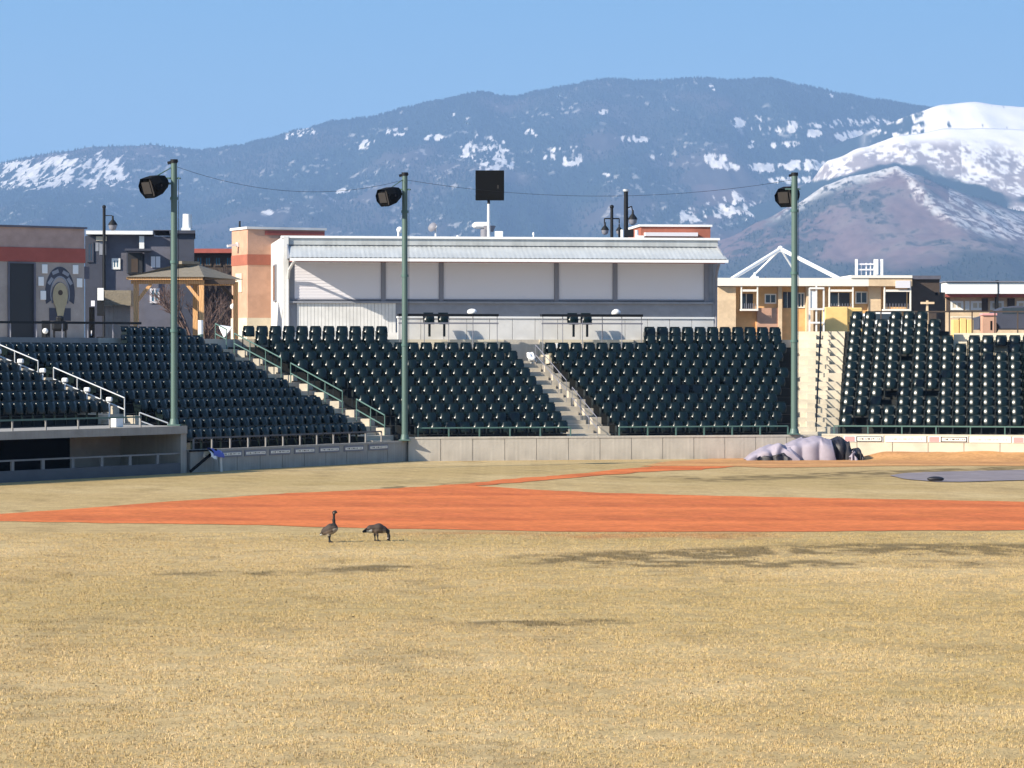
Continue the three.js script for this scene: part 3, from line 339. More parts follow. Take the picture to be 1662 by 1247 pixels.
// ------------------------------------------------------------ tall green poles, loudspeakers, cable
const poles = [[282.5, 96.4, 1.53, 262, 'nearest tall green pole, standing on the dugout end'], [657, 107.3, 0.74, 283, 'second tall green pole, at the corner of the shaded wall'], [1289.5, 110.7, 0.87, 283, 'third tall green pole, beside the pale sunlit stairs']];
const tops = poles.map(([px, d, y0, py, label], i) => {
  const x = (px - CX) / F * d, top = H + (HY - py) / F * d, t = thing('net_pole', label, 'pole', [x, y0, -d], 0, 'tall green poles along the field wall'), h = top - y0, r = i === 2 ? 0.115 : 0.1;
  obj('shaft', cyl(r * 1.12, r, h - 0.1, 0, 0.08, 0, 20), m.green, t); obj('base_plate', [rbox(0.42, 0.05, 0.42, 0, 0.025, 0, 0.01), cyl(r * 1.6, r * 1.25, 0.18, 0, 0.05, 0, 16)], m.green, t); obj('cap', [cyl(r * 1.15, r * 1.15, 0.12, 0, h - 0.06, 0, 16), bx(0.34, 0.09, 0.12, -0.04, h - 0.02, 0, 0, 0, 0.25)], m.dark, t);
  obj('pulley_bracket', [bx(0.5, 0.05, 0.06, -0.1, h - 0.55, 0), cyl(0.05, 0.05, 0.05, 0.17, h - 0.58, 0)], m.railGreen, t); for (const f of [0.36, 0.62, 0.86]) obj('collar', cyl(r * 1.28, r * 1.28, 0.09, 0, h * f - 0.05, 0, 16), m.railGreen, t);
  obj('halyard', bar(V(0.14, 0.3, 0.02), V(0.15, h - 0.5, 0.02), 0.008, 4), m.dark, t);
  return V(x, top, -d);
});
function loudspeaker(label, p, yaw, tilt, w, pole) {
  const t = thing('loudspeaker', label, 'loudspeaker', p, yaw, 'loudspeakers hung on the green poles'), e = part('cabinet_head', t); e.rotation.x = tilt;
  const ring = (w2, h2, z, c = 0.3) => [[-w2, -h2 * c], [-w2 * c * 1.8, -h2], [w2 * c * 1.8, -h2], [w2, -h2 * c], [w2, h2 * c], [w2 * c * 1.8, h2], [-w2 * c * 1.8, h2], [-w2, h2 * c]].map(([x, y]) => [x, y, z]);
  const rings = [ring(w * 0.5, w * 0.42, 0.42), ring(w * 0.5, w * 0.42, 0.3), ring(w * 0.46, w * 0.4, 0.0), ring(w * 0.28, w * 0.25, -0.34)], pos = []; const quad = (a, b, c, d) => pos.push(...a, ...b, ...c, ...a, ...c, ...d);
  for (let k = 0; k < 3; k++) for (let i = 0; i < 8; i++) { const j = (i + 1) % 8; quad(rings[k][i], rings[k + 1][i], rings[k + 1][j], rings[k][j]); } const r3 = rings[3], r0 = rings[0]; for (let i = 1; i < 7; i++) { pos.push(...r3[0], ...r3[i], ...r3[i + 1]); pos.push(...[0, i + 1, i].flatMap((q) => [r0[q][0] * 0.96, r0[q][1] * 0.96, 0.33])); }
  const g = new THREE.BufferGeometry(); g.setAttribute('position', new THREE.BufferAttribute(new Float32Array(pos), 3)); g.computeVertexNormals(); obj('cabinet', g, m.black, e);
  obj('grille', [bx(w * 0.5, w * 0.5, 0.02, -w * 0.1, 0, 0.36), bx(w * 0.08, w * 0.72, 0.03, w * 0.27, 0, 0.37)], m.grille, e); obj('side_strap', [bx(w * 1.02, 0.07, 0.05, 0, 0, 0.12), bx(0.07, w * 0.86, 0.05, 0, 0, 0.12)], m.grille, e);
  const q = pole.clone().setY(p.y).sub(p).applyAxisAngle(V(0, 1, 0), -yaw); obj('arm', [bar(V(0, 0.05, -0.1), V(q.x, 0.05, q.z), 0.035), bar(V(0, 0.3, -0.05), V(q.x, 0.62, q.z), 0.02)], m.railGreen, t);
}
loudspeaker('black loudspeaker angled out from the nearest pole', at(254, 300, 96.1), -0.75, 0.35, 0.78, tops[0]); loudspeaker('black loudspeaker with a brown grille on the second pole', at(635, 317, 107), -0.8, 0.3, 0.74, tops[1]); loudspeaker('black loudspeaker half hidden behind the third pole', at(1282, 317, 111.3), -0.6, 0.3, 0.84, tops[2]);
function sag(a, b, s) { const p = []; for (let k = 0; k <= 10; k++) { const t = k / 10; p.push(V(lerp(a.x, b.x, t), lerp(a.y, b.y, t) - s * 4 * t * (1 - t), lerp(a.z, b.z, t))); } return tube(p, 0.006, 40, 4); }
tag(obj('span_cable', sag(tops[0].clone().add(V(0, -0.15, 0)), tops[1].clone().add(V(0, -0.2, 0)), 0.62), m.dark), 'sagging black cable between the nearest and the second pole', 'cable'); tag(obj('span_cable', sag(tops[1].clone().add(V(0, -0.2, 0)), tops[2].clone().add(V(0, -0.2, 0)), 0.6), m.dark), 'sagging black cable between the second and the third pole', 'cable');

// ------------------------------------------------------------ buildings. A frame puts a building's front on its own line, s metres along it
function frame(name, label, category, px, d, yaw = 0, y0 = DECK, group) {
  const x = (px - CX) / F * d, t = thing(name, label, category, [x, y0, -d], yaw, group), B = { o: [x, d], yaw };
  return { t, X: (p, off = 0) => along(B, p, -off), Y: (py, off = 0) => H + (HY - py) / F * (d - off * Math.cos(yaw)) - y0 };
}
const glassPane = m.glass;
function win(parent, x0, x1, y0, y1, z, fm, gm = m.glass, fw = 0.06) { const w = part('window', parent); obj('window_frame', [b2(x0, x1, y1 - fw, y1, z, z + 0.07), b2(x0, x1, y0, y0 + fw, z, z + 0.07), b2(x0, x0 + fw, y0 + fw, y1 - fw, z, z + 0.07), b2(x1 - fw, x1, y0 + fw, y1 - fw, z, z + 0.07), b2((x0 + x1) / 2 - fw * 0.35, (x0 + x1) / 2 + fw * 0.35, y0 + fw, y1 - fw, z, z + 0.06)], fm, w); obj('pane', b2(x0 + fw, x1 - fw, y0 + fw, y1 - fw, z + 0.005, z + 0.03), gm, w); return w; }
{ // press box
  const { t, X, Y } = frame('press_box', 'long white press box with closed shutters under a metal canopy', 'building', 468, 125, 8 * rad);
  const x1 = X(1157), roof = Y(384), top = Y(398), eave = Y(423) - 0.05, sh = Y(485);
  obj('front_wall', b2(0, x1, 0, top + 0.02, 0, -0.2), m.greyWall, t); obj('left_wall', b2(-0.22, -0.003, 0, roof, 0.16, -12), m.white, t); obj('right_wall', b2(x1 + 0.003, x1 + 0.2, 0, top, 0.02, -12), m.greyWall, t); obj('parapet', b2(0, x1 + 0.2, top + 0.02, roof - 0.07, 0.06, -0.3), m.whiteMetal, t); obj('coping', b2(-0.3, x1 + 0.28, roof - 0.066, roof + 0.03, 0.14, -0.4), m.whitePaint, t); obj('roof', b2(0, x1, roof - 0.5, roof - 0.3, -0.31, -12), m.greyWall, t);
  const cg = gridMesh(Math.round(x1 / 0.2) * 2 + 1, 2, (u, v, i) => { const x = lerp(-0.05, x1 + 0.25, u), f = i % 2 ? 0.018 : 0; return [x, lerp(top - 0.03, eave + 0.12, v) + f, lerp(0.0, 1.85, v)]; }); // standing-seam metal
  const can = obj('canopy', [cg, cg.clone().translate(0, -0.05, 0)], m.whiteMetal, t); can.userData.label = 'ribbed pale metal canopy'; obj('gutter', b2(-0.06, x1 + 0.26, eave - 0.03, eave + 0.1, 1.84, 1.96), m.whitePaint, t); obj('soffit_beam', b2(-0.04, x1 + 0.2, eave - 0.05, eave + 0.0, 1.4, 1.5), m.brickRed, t);
  for (const [a, x] of [[0, -0.04], [1, x1 + 0.2]]) obj('canopy_end', prism([[0, 0], [1.84, 0], [0, 0.7]].map(([z, y]) => [z, -y]), 0, 0.04).rotateX(Math.PI / 2).rotateY(-Math.PI / 2).translate(x, eave + 0.1, 0), m.greyWall, t);
  const cols = [474, 622, 716, 903, 998, 1146].map((p) => X(p));
  for (let k = 0; k < 5; k++) { const s = part('shutter', t); obj('curtain', b2(cols[k] + 0.1, cols[k + 1] - 0.1, sh, top - 0.25, 0.03, 0.006), m.shutter, s); const n = 16, a = []; for (let j = 0; j < n; j++) { const y = lerp(sh + 0.02, top - 0.3, (j + 0.5) / n); a.push(b2(cols[k] + 0.11, cols[k + 1] - 0.11, y - 0.035, y + 0.035, 0.031, 0.042)); } obj('slats', a, m.shutter, s).userData.kind = 'stuff'; obj('bottom_bar', b2(cols[k] + 0.1, cols[k + 1] - 0.1, sh - 0.06, sh - 0.002, 0.07, 0.006), m.frame, s); }
  for (const c of cols.slice(1)) obj('mullion', b2(c - 0.095, c + 0.095, sh - 0.1, top - 0.2, 0.1, 0.004), m.frame, t);
  obj('counter_ledge', b2(0, x1, sh - 0.18, sh - 0.1, 0.16, 0.003), m.greyWall, t);
  const nb = 28, x2 = X(642); for (let k = 0; k < nb; k++) { const a = lerp(0.35, x2, k / nb), b = lerp(0.35, x2, (k + 1) / nb); obj('siding_board', b2(a + 0.006, b - 0.006, 0, Y(492), 0.045, 0.003), m.white, t); }
  obj('base_trim', b2(0, x1, 0, 0.34, 0.09, 0.05), m.white, t);
  for (const [px, nm] of [[447, 'narrow window on the white end wall']]) { const w = part('window', t); w.userData.label = nm; obj('window_frame', b2(-0.3, -0.222, Y(486), Y(424), -4.3, -5.8), m.frame, w); obj('pane', b2(-0.31, -0.3, Y(484), Y(426), -4.4, -5.7), m.glass, w); }
  for (const [x, s] of [[0.1, -1], [x1 - 0.02, 1]]) obj('downpipe', [bar(V(x - s * 0.05, eave, 1.7), V(x + s * 0.1, eave - 0.35, 0.5), 0.06), bar(V(x + s * 0.1, eave - 0.35, 0.5), V(x + s * 0.12, eave - 0.7, 0.2), 0.06), bar(V(x + s * 0.12, eave - 0.7, 0.2), V(x + s * 0.12, 0.02, 0.2), 0.05)], s < 0 ? m.white : m.frame, t);
  // rooftop items, each a thing of its own
  const on = (px, off = -1.5) => { const q = X(px, off), p = V(q, roof - 0.3, off).applyAxisAngle(V(0, 1, 0), 8 * rad).add(t.position); return p; };
  { const p = on(795), k = 129 / F, b = thing('score_display', 'black square display board on a white mast above the press box', 'display', p); obj('mast', [cyl(0.07, 0.06, 1.55 + 0.25, -0.05, 0, 0, 12)], m.whitePaint, b); obj('mast_neck', cyl(0.06, 0.06, 0.3, -0.05, 1.75, 0), m.dark, b); obj('casing', rbox(46 * k, 48 * k, 0.16, 0, 1.95 + 24 * k, 0.05, 0.015), m.black, b); obj('screen', b2(-21 * k, 21 * k, 1.95 + 2.5 * k, 1.95 + 45.5 * k, 0.131, 0.14), m.black, b); obj('sensor', b2(0.32, 0.38, 2.45, 2.6, 0.141, 0.15), m.grille, b); }
  { const p = on(786, -2.4), b = thing('air_handler', 'white rounded ventilation hood behind the display mast', 'vent', p); obj('hood', new THREE.CapsuleGeometry(0.2, 0.45, 4, 12).rotateZ(Math.PI / 2).scale(1, 0.75, 1).translate(-0.1, 0.92, 0), m.whitePaint, b); obj('stack', [cyl(0.22, 0.22, 0.75, 0.05, 0, 0, 14), cyl(0.2, 0.3, 0.25, 0.2, 0.65, 0, 14)], m.frame, b); }
  { const p = on(810, -1.2), b = thing('roof_unit', 'small white cabinet on the press box roof right of the mast', 'cabinet', p); obj('casing', rbox(0.36, 0.62, 0.3, 0, 0.31, 0, 0.03), m.whitePaint, b); obj('side_panel', rbox(0.2, 0.36, 0.3, 0.36, 0.18, 0, 0.03), m.shutter, b); }
  { const p = on(647, -1.4), b = thing('dome_camera', 'white dome on the press box roof beside the second pole', 'camera', p); obj('dome', new THREE.SphereGeometry(0.14, 16, 12).translate(0.05, 0.66, 0), m.whitePaint, b); obj('stand', [cyl(0.05, 0.05, 0.56), rbox(0.26, 0.34, 0.22, -0.05, 0.17, 0, 0.03)], m.whitePaint, b); }
  { const p = on(706, -2), b = thing('satellite_dish', 'small grey dish aerial on the press box roof', 'aerial', p); obj('dish', new THREE.SphereGeometry(0.28, 20, 8, 0, 6.29, 0, 0.9).rotateX(1.2).rotateY(-0.6).translate(-0.02, 0.75, -0.12), m.frame, b); obj('mount', [cyl(0.04, 0.04, 0.75, 0.03, 0, 0), rbox(0.22, 0.4, 0.2, 0.27, 0.2, 0, 0.02), bar(V(0.03, 0.7, 0), V(0.08, 0.85, 0.25), 0.02)], m.whitePaint, b); }
  { const p = on(866, -1.5), b = thing('vent_pipe', 'thin white vent pipe on the press box roof', 'pipe', p); obj('pipe', cyl(0.035, 0.035, 0.55), m.whitePaint, b); obj('cowl', cyl(0.06, 0.03, 0.1, 0, 0.5, 0), m.whitePaint, b); }
  { const p = on(743, -1.5), b = thing('vent_pipe', 'stubby white vent on the press box roof left of the mast', 'pipe', p); obj('pipe', cyl(0.06, 0.06, 0.38), m.whitePaint, b); obj('cowl', cyl(0.09, 0.05, 0.08, 0, 0.36, 0), m.whitePaint, b); }
  { const p = on(1010, -1.2), b = thing('flue', 'pale roof flues below the thick dark pole', 'flue', p); obj('flue_pipe', cyl(0.07, 0.07, 0.72, 0.0, 0, 0), m.whitePaint, b); obj('flue_pipe', cyl(0.09, 0.07, 0.7, 0.62, 0, 0), m.whitePaint, b); obj('hood', rbox(0.3, 0.26, 0.3, 0.8, 0.33, 0, 0.05), m.whitePaint, b); obj('base', b2(-0.1, 0.95, 0, 0.1, -0.15, 0.15), m.frame, b); }
}
function lantern(parent, x, y, z, s = 1) { const l = part('lantern', parent); obj('lamp_cap', new THREE.LatheGeometry([[0, 0.62], [0.04, 0.6], [0.05, 0.45], [0.17, 0.3], [0.2, 0.22]].map(([a, b]) => new THREE.Vector2(a * s, b * s)), 12).translate(x, y, z), m.dark, l); obj('lamp_glass', new THREE.LatheGeometry([[0.18, 0.22], [0.15, 0.06], [0.07, 0], [0, -0.02]].map(([a, b]) => new THREE.Vector2(a * s, b * s)), 12).translate(x, y, z), m.frame, l); return l; }
{ const d = 139, k = d / F, p = at(993, 385, d), t = thing('street_lamp', 'twin-armed dark street lamp behind the press box roof', 'lamp', [p.x, DECK, p.z]), y = p.y - DECK; obj('post', cyl(0.09, 0.07, y + 49 * k, 0, 0, 0, 12), m.dark, t); obj('cross_arm', [bar(V(-12 * k, y + 30 * k, 0), V(12 * k, y + 30 * k, 0), 0.035), bar(V(-12 * k, y + 30 * k, 0), V(-12 * k, y + 22 * k, 0), 0.03), bar(V(12 * k, y + 30 * k, 0), V(12 * k, y + 22 * k, 0), 0.03)], m.dark, t); lantern(t, -11 * k, y + 4 * k, 0, 0.95); lantern(t, 12 * k, y + 4 * k, 0, 0.8); obj('finial', new THREE.SphereGeometry(0.1, 10, 8).translate(0, y + 49 * k, 0), m.dark, t); }
{ const d = 136, k = d / F, p = at(1016, 385, d), t = thing('street_lamp', 'thick dark pole with a hanging lantern behind the press box roof', 'lamp', [p.x, DECK, p.z]), y = p.y - DECK; obj('post', cyl(0.12, 0.1, y + 74 * k, 0, 0, 0, 14), m.dark, t); obj('pole_cap', cyl(0.15, 0.15, 0.1, 0, y + 74 * k, 0, 14), m.galv, t); obj('arm', [bar(V(0, y + 46 * k, 0), V(9 * k, y + 50 * k, 0), 0.03), bar(V(9 * k, y + 50 * k, 0), V(11 * k, y + 40 * k, 0), 0.03)], m.dark, t); lantern(t, 11 * k, y + 20 * k, 0, 1.1); obj('junction_box', rbox(0.7, 0.34, 0.3, 0, y + 6 * k, 0, 0.03), m.dark, t); }
{ const { t, X, Y } = frame('stair_tower', 'red brick parapet block behind the right end of the press box', 'building', 1040, 142, 6 * rad); const x1 = X(1153); obj('wall', b2(0, x1, 0, Y(368), 0, -5), m.redBand, t); obj('coping', b2(-0.08, x1 + 0.08, Y(368), Y(364.5), 0.08, -5), m.whitePaint, t); obj('ledge', b2(X(1045), X(1130), Y(384), Y(378), 0.5, 0.003), m.shutter, t); }
{ // pink tower left of the press box
  const { t, X, Y } = frame('brick_tower', 'pink stucco tower with a red band left of the press box', 'building', 402, 133, 25 * rad); const x1 = X(527), z1 = -2.1, H1 = Y(372), a = Y(430), b = Y(413);
  obj('wall', b2(0, x1, 0, a, 0, z1), m.stucco, t); obj('red_band', b2(-0.02, x1 + 0.02, a + 0.002, b, 0.02, z1 - 0.02), m.redBand, t); obj('upper_wall', b2(0, x1, b + 0.002, H1, 0, z1), m.stucco, t); obj('coping', b2(-0.07, x1 + 0.07, H1 + 0.002, Y(368), 0.07, z1 - 0.07), m.white, t); obj('frieze', b2(X(430), x1 - 0.02, Y(381), Y(374), 0.03, 0.003), m.brickRed, t);
  const w = part('blind_window', t); obj('panel', b2(-0.04, -0.003, Y(474), Y(443), -0.7, -1.5), m.cream, w); obj('wall_light', [bx(0.5, 0.1, 0.16, -0.28, Y(397), -1.2, 0, 0, 0.15), bx(0.08, 0.2, 0.2, -0.05, Y(396), -1.2)], m.whitePaint, t); obj('wall_light', new THREE.SphereGeometry(0.14, 12, 8).translate(-0.12, Y(497), -1.6), m.whitePaint, t); obj('base_course', b2(-0.05, x1 + 0.05, 0, Y(516), 0.05, z1), m.cream, t); obj('roof_vent', cyl(0.05, 0.04, 0.3, X(404), Y(368), -1.2), m.dark, t);
}
{ // brown building with the wall mural
  const { t, X, Y } = frame('mural_building', 'shaded brown building with a red band and a painted emblem', 'building', 137, 119, 37 * rad), x0 = X(-60);
  obj('upper_wall', b2(x0, 0, Y(404), Y(372), 0, -9), m.brownWall, t); obj('red_band', b2(x0, 0.03, Y(427), Y(404) - 0.002, 0.03, -9), m.brickRed, t); obj('lower_wall', b2(x0, -0.01, 0, Y(427) - 0.002, 0, -9), m.taupe, t); obj('coping', b2(x0, 0.08, Y(372) + 0.002, Y(369), 0.1, -9.1), m.slate, t);
  const d = part('doorway', t); obj('opening', b2(X(14), X(54), 0, Y(430), 0.02, 0.004), m.doorDark, d); obj('door_jamb', [b2(X(12), X(14), 0, Y(428.5), 0.09, 0.003), b2(X(54), X(56.5), 0, Y(428.5), 0.09, 0.003), b2(X(14), X(54), Y(430), Y(428.5), 0.09, 0.003)], m.slate, d);
  const em = part('emblem', t); em.userData.label = 'arched dark emblem with a pale keyhole shape'; const cx = X(97), cy = Y(478), wx = (X(121) - X(73)) / 2, hy = Y(434) - cy;
  const arc = (r0, r1, z, y0) => { const s = new THREE.Shape(), n = 24; for (let k = 0; k <= n; k++) { const a = Math.PI * (-0.12 + 1.24 * k / n); s[k ? 'lineTo' : 'moveTo'](Math.cos(a) * wx * r1, y0 + Math.sin(a) * hy * r1); } for (let k = n; k >= 0; k--) { const a = Math.PI * (-0.12 + 1.24 * k / n); s.lineTo(Math.cos(a) * wx * r0, y0 + Math.sin(a) * hy * r0); } return new THREE.ExtrudeGeometry(s, { depth: 0.015, bevelEnabled: false }).translate(cx, cy, z); };
  obj('outer_arch', arc(0.66, 1.0, 0.004, 0), m.navy, em); obj('inner_arch', arc(0.60, 0.66, 0.006, 0), m.greyWall, em); obj('middle_arch', arc(0.3, 0.58, 0.004, -0.15), m.slate, em); for (const [a, r] of [[0.35, 0.85], [0.62, 0.86], [0.2, 0.8], [0.8, 0.8]]) obj('arch_mark', bx(0.3, 0.14, 0.01, cx + Math.cos(a * Math.PI) * wx * r, cy + Math.sin(a * Math.PI) * hy * r, 0.026, 0, 0, a * Math.PI - Math.PI / 2), m.greyWall, em);
  const s = new THREE.Shape(); s.moveTo(0, -1); s.bezierCurveTo(0.22, -1, 0.25, -0.6, 0.4, -0.3); s.bezierCurveTo(0.75, 0.1, 0.6, 0.75, 0, 0.8); s.bezierCurveTo(-0.6, 0.75, -0.75, 0.1, -0.4, -0.3); s.bezierCurveTo(-0.25, -0.6, -0.22, -1, 0, -1); obj('keyhole', new THREE.ExtrudeGeometry(s, { depth: 0.02, bevelEnabled: false, curveSegments: 10 })  .scale(wx * 0.86, hy * 0.78, 1).translate(cx, cy - hy * 0.2, 0.03), m.ochre, em); obj('keyhole_mark', new THREE.CircleGeometry(wx * 0.16, 16).translate(cx, cy + hy * 0.05, 0.056), m.umber, em); obj('stem', [bx(0.4, 0.5, 0.02, cx - wx * 0.42, cy - hy * 0.75, 0.014), bx(0.4, 0.5, 0.02, cx + wx * 0.42, cy - hy * 0.75, 0.014)], m.navy, em);
  for (const [px, py] of [[72, 438], [122, 438], [66, 458], [128.5, 459.5], [69.5, 480.5]]) { const g = rbox(X(px + 4.5) - X(px - 4.5), 0.36, 0.04, X(px), Y(py), 0.024, 0.018); obj('white_plaque', g, m.whitePaint, t); }
  obj('notice_board', b2(X(139), X(157), Y(452), Y(432), -0.6, -0.7), m.slate, t); 
}
{ // railing, planters and people-free terrace in front of it
  const mk = (name, label, cat, px, py, d, fn) => { const p = at(px, py, d), t = thing(name, label, cat, [p.x, DECK, p.z]); fn(t, p.y - DECK, d / F); };
  mk('bulkhead_light', 'round white lamp glass behind the left stand', 'lamp', 74, 533, 114, (t, y, k) => { obj('globe', new THREE.SphereGeometry(0.11, 14, 10).translate(0, 0.3, 0.1), m.whitePaint, t); obj('post', cyl(0.05, 0.05, 0.25), m.dark, t); obj('housing', bx(0.3, 0.7, 0.16, 0, 0.35, -0.05), m.dark, t); });
  mk('barbecue', 'dark covered grill in front of the painted emblem', 'grill', 97, 533, 115, (t, y, k) => { obj('body', rbox(0.6, 0.4, 0.4, 0, 0.5, 0, 0.12), m.dark, t); obj('legs', [bx(0.04, 0.35, 0.3, -0.22, 0.17, 0), bx(0.04, 0.35, 0.3, 0.22, 0.17, 0)], m.dark, t); obj('lid', rbox(0.3, 0.3, 0.3, 0, 0.75, 0, 0.1), m.dark, t); });
  mk('concourse_railing', 'dark railing behind the left stand', 'railing', 80, 525, 113.5, (t, y, k) => { obj('top_rail', bx(8, 0.09, 0.05, 0, 0.62, 0, 37 * rad), m.dark, t); for (let q = 0; q < 8; q++) obj('post', bx(0.04, 0.6, 0.04, Math.cos(37 * rad) * (q - 3.5) * 1.1, 0.3, -Math.sin(37 * rad) * (q - 3.5) * 1.1), m.frame, t); });
  mk('information_sign', 'white sheet sign on a dark stand left of the gazebo', 'sign', 163.5, 479, 117, (t, y, k) => { obj('sheet', rbox(10 * k, 20 * k, 0.03, 0, y + 0.03, 0.06, 0.008), m.whitePaint, t); obj('stand', [bx(12 * k, 40 * k, 0.06, 0, y - 14 * k, 0), bx(12 * k, 0.1, 0.4, 0, 0.05, 0)], m.dark, t); });
  mk('flag_pole', 'thin dark mast beside the brown building', 'pole', 169, 380, 150, (t, y, k) => { obj('mast', cyl(0.09, 0.075, y + 44 * k, 0, 0, 0, 10), m.dark, t); obj('arm', bar(V(0, y + 30 * k, 0), V(13 * k, y + 30 * k, 0), 0.025), m.dark, t); obj('cap', new THREE.SphereGeometry(0.1, 10, 8).translate(0, y + 44 * k, 0), m.dark, t); lantern(t, 14 * k, y + 6 * k, 0, 1.2); });
  mk('timber_shed', 'grey-green plank shed left of the gazebo', 'shed', 191, 520, 128, (t, y, k) => { for (let q = 0; q < 6; q++) obj('plank', bx(6.6 * k, 60 * k, 0.06, (q - 2.5) * 6.8 * k, 30 * k, 0.02 * (q % 2)), m.taupe, t); obj('roof', [bx(44 * k, 24 * k, 1.5, 0, 70 * k, -0.6), bx(46 * k, 2 * k, 1.7, 0, 58 * k, -0.5)], m.shingle, t); obj('back', bx(40 * k, 58 * k, 1.2, 0, 29 * k, -0.7), m.taupe, t); });
  mk('power_cabinet', 'dark cabinet with a light panel beside the brown building', 'cabinet', 149, 520, 116, (t, y, k) => { obj('body', rbox(7 * k, 52 * k, 0.4, 0, 26 * k, 0, 0.02), m.black, t); obj('panel', bx(6 * k, 9 * k, 0.02, 3 * k, 58 * k, 0.22), m.shutter, t); obj('strip', bx(1.5 * k, 8 * k, 0.03, 0.5 * k, 10 * k, 0.22), m.shutter, t); });
  mk('small_post_light', 'pale cylinder post at the head of the diagonal steps', 'post', 325.5, 530, 117, (t, y, k) => { obj('shaft', cyl(0.1, 0.1, 0.55, 0, 0.2, 0, 14), m.whitePaint, t); obj('foot', cyl(0.12, 0.12, 0.2, 0, 0, 0, 14), m.green, t); });
  mk('folded_umbrella', 'pale folded cloth at the head of the diagonal steps', 'cloth', 362, 526, 117, (t, y, k) => { obj('cloth', new THREE.ConeGeometry(0.3, 0.5, 7).rotateZ(0.9).translate(0, 0.42, 0), m.whitePaint, t); obj('foot', bx(0.1, 0.3, 0.1, 0, 0.15, 0), m.dark, t); });
}
{ // timber gazebo
  const d = 124, k = d / F, p = at(268, 520, d), t = thing('gazebo', 'timber gazebo with a brown shingled hip roof', 'gazebo', [p.x, DECK, p.z], 0), y = (py) => H + (HY - py) * k - DECK, x = (px) => (px - 268) * k;
  const posts = [[221, 0], [327, 0], [305, -2.9], [372, -2.9]]; for (const [px, z] of posts) obj('post', bx(0.2, y(461), 0.2, x(px), y(461) / 2, z), m.timber, t);
  obj('front_beam', b2(x(213), x(331), y(461), y(455), 0.12, -0.12), m.timber, t); obj('fascia_board', b2(x(207), x(330), y(454.6), y(450.5), 0.32, 0.2), m.timber, t); obj('side_beam', b2(x(330.5), x(380), y(461), y(454), -0.2, -0.42), m.umber, t); obj('rear_beam', b2(x(296), x(376), y(461), y(455), -2.8, -3.0), m.timber, t);
  for (const [a, s, z] of [[221, 1, 0], [327, -1, 0]]) obj('brace', beam(V(x(a) + s * 0.06, y(488), z), V(x(a) + s * 0.62, y(461), z), 0.15, 0.13), m.timber, t); obj('brace', beam(V(x(372), y(486), -2.9), V(x(372) - 0.6, y(461), -2.9), 0.15, 0.13), m.umber, t);
  const P = { a: V(x(205), y(450), 0.4), b: V(x(333), y(450), 0.4), c: V(x(384), y(451), -3.2), e: V(x(240), y(450), -3.2), r: V(x(288), y(427), -1.1), q: V(x(314), y(427), -1.8) };
  const tri = (...l) => { const g = new THREE.BufferGeometry(); g.setAttribute('position', new THREE.BufferAttribute(new Float32Array(l.flatMap((v) => P[v].toArray())), 3)); g.computeVertexNormals(); return g; };
  obj('roof_slope', tri('a', 'b', 'q', 'a', 'q', 'r'), m.shingle, t); obj('roof_slope', tri('b', 'c', 'q'), m.shingle, t); obj('roof_slope', tri('e', 'a', 'r'), m.shingle, t); obj('roof_slope', tri('c', 'e', 'r', 'c', 'r', 'q'), m.shingle, t); obj('ridge_cap', beam(P.r.clone().add(V(0, 0.05, 0)), P.q.clone().add(V(0, 0.05, 0)), 0.2, 0.12), m.shingle, t); obj('ceiling', prism([[x(215), 0.2], [x(330), 0.2], [x(374), -3], [x(250), -3]], y(453), y(452)), m.umber, t);
}
{ // dark apartment block behind the gazebo
  const { t, X, Y } = frame('apartment_block', 'dark slate apartment block with a white roof edge', 'building', 138, 185, 6 * rad, 0);
  obj('stair_bay', b2(X(138), X(166), 0, Y(383), 0, -8), m.navy, t); obj('main_wall', b2(X(166) + 0.004, X(234), 0, Y(381), -0.4, -8), m.slate, t); obj('side_wall', b2(X(234) + 0.004, X(276), 0, Y(383), -0.1, -8), m.slate, t); obj('corner_bay', b2(X(276) + 0.004, X(315), 0, Y(376), 0.3, -8), m.navy, t); obj('white_roof_edge', b2(X(140), X(248), Y(381) + 0.005, Y(375), 0.5, -8), m.whitePaint, t); obj('roof_edge', b2(X(248) + 0.005, X(286), Y(381) + 0.3, Y(374), 0.3, -8), m.slate, t); obj('white_pier', b2(X(226), X(234), Y(404), Y(383), 0.1, -0.38), m.whitePaint, t); obj('pale_soffit', b2(X(156), X(173), Y(391), Y(384), 0.2, -0.38), m.cream, t);
  obj('balcony_roof', b2(X(203), X(246), Y(408), Y(404.5), 1.2, -0.05), m.navy, t); const rec = part('balcony', t); obj('recess', b2(X(206), X(231), Y(444), Y(410), 0.0, -0.38), m.doorDark, rec); obj('balcony_post', b2(X(206), X(208), Y(444), Y(408), 1.0, 0.85), m.navy, rec); obj('balcony_door', b2(X(213), X(224), Y(442), Y(420), 0.03, 0.005), m.umber, rec);
  win(t, X(181), X(195), Y(437), Y(419), -0.39, m.whitePaint, m.blueGlass, 0.14); win(t, X(245), X(252), Y(434), Y(416), -0.09, m.shutter, m.blueGlass, 0.1); win(t, X(253), X(260), Y(434), Y(416), -0.09, m.shutter, m.blueGlass, 0.1); const w = win(t, X(141), X(152), Y(426), Y(393), 0.006, m.navy, m.blueGlass, 0.12); win(t, X(243), X(259), Y(492), Y(468), -0.09, m.shutter, m.blueGlass, 0.12); for (const [a, b, c, e] of [[155, 160, 408, 394], [161, 172, 414, 392]]) obj('grey_panel', b2(X(a), X(b), Y(c), Y(e), 0.05, 0.006), m.greyWall, t);
  obj('chimney', [b2(X(294), X(309), Y(376), Y(368), -1, -3), cyl(0.3, 0.28, 0.9, X(304), Y(368), -2)], m.whitePaint, t); obj('cornice', b2(X(275), X(317), Y(379), Y(374), 0.6, -8), m.navy, t);
}
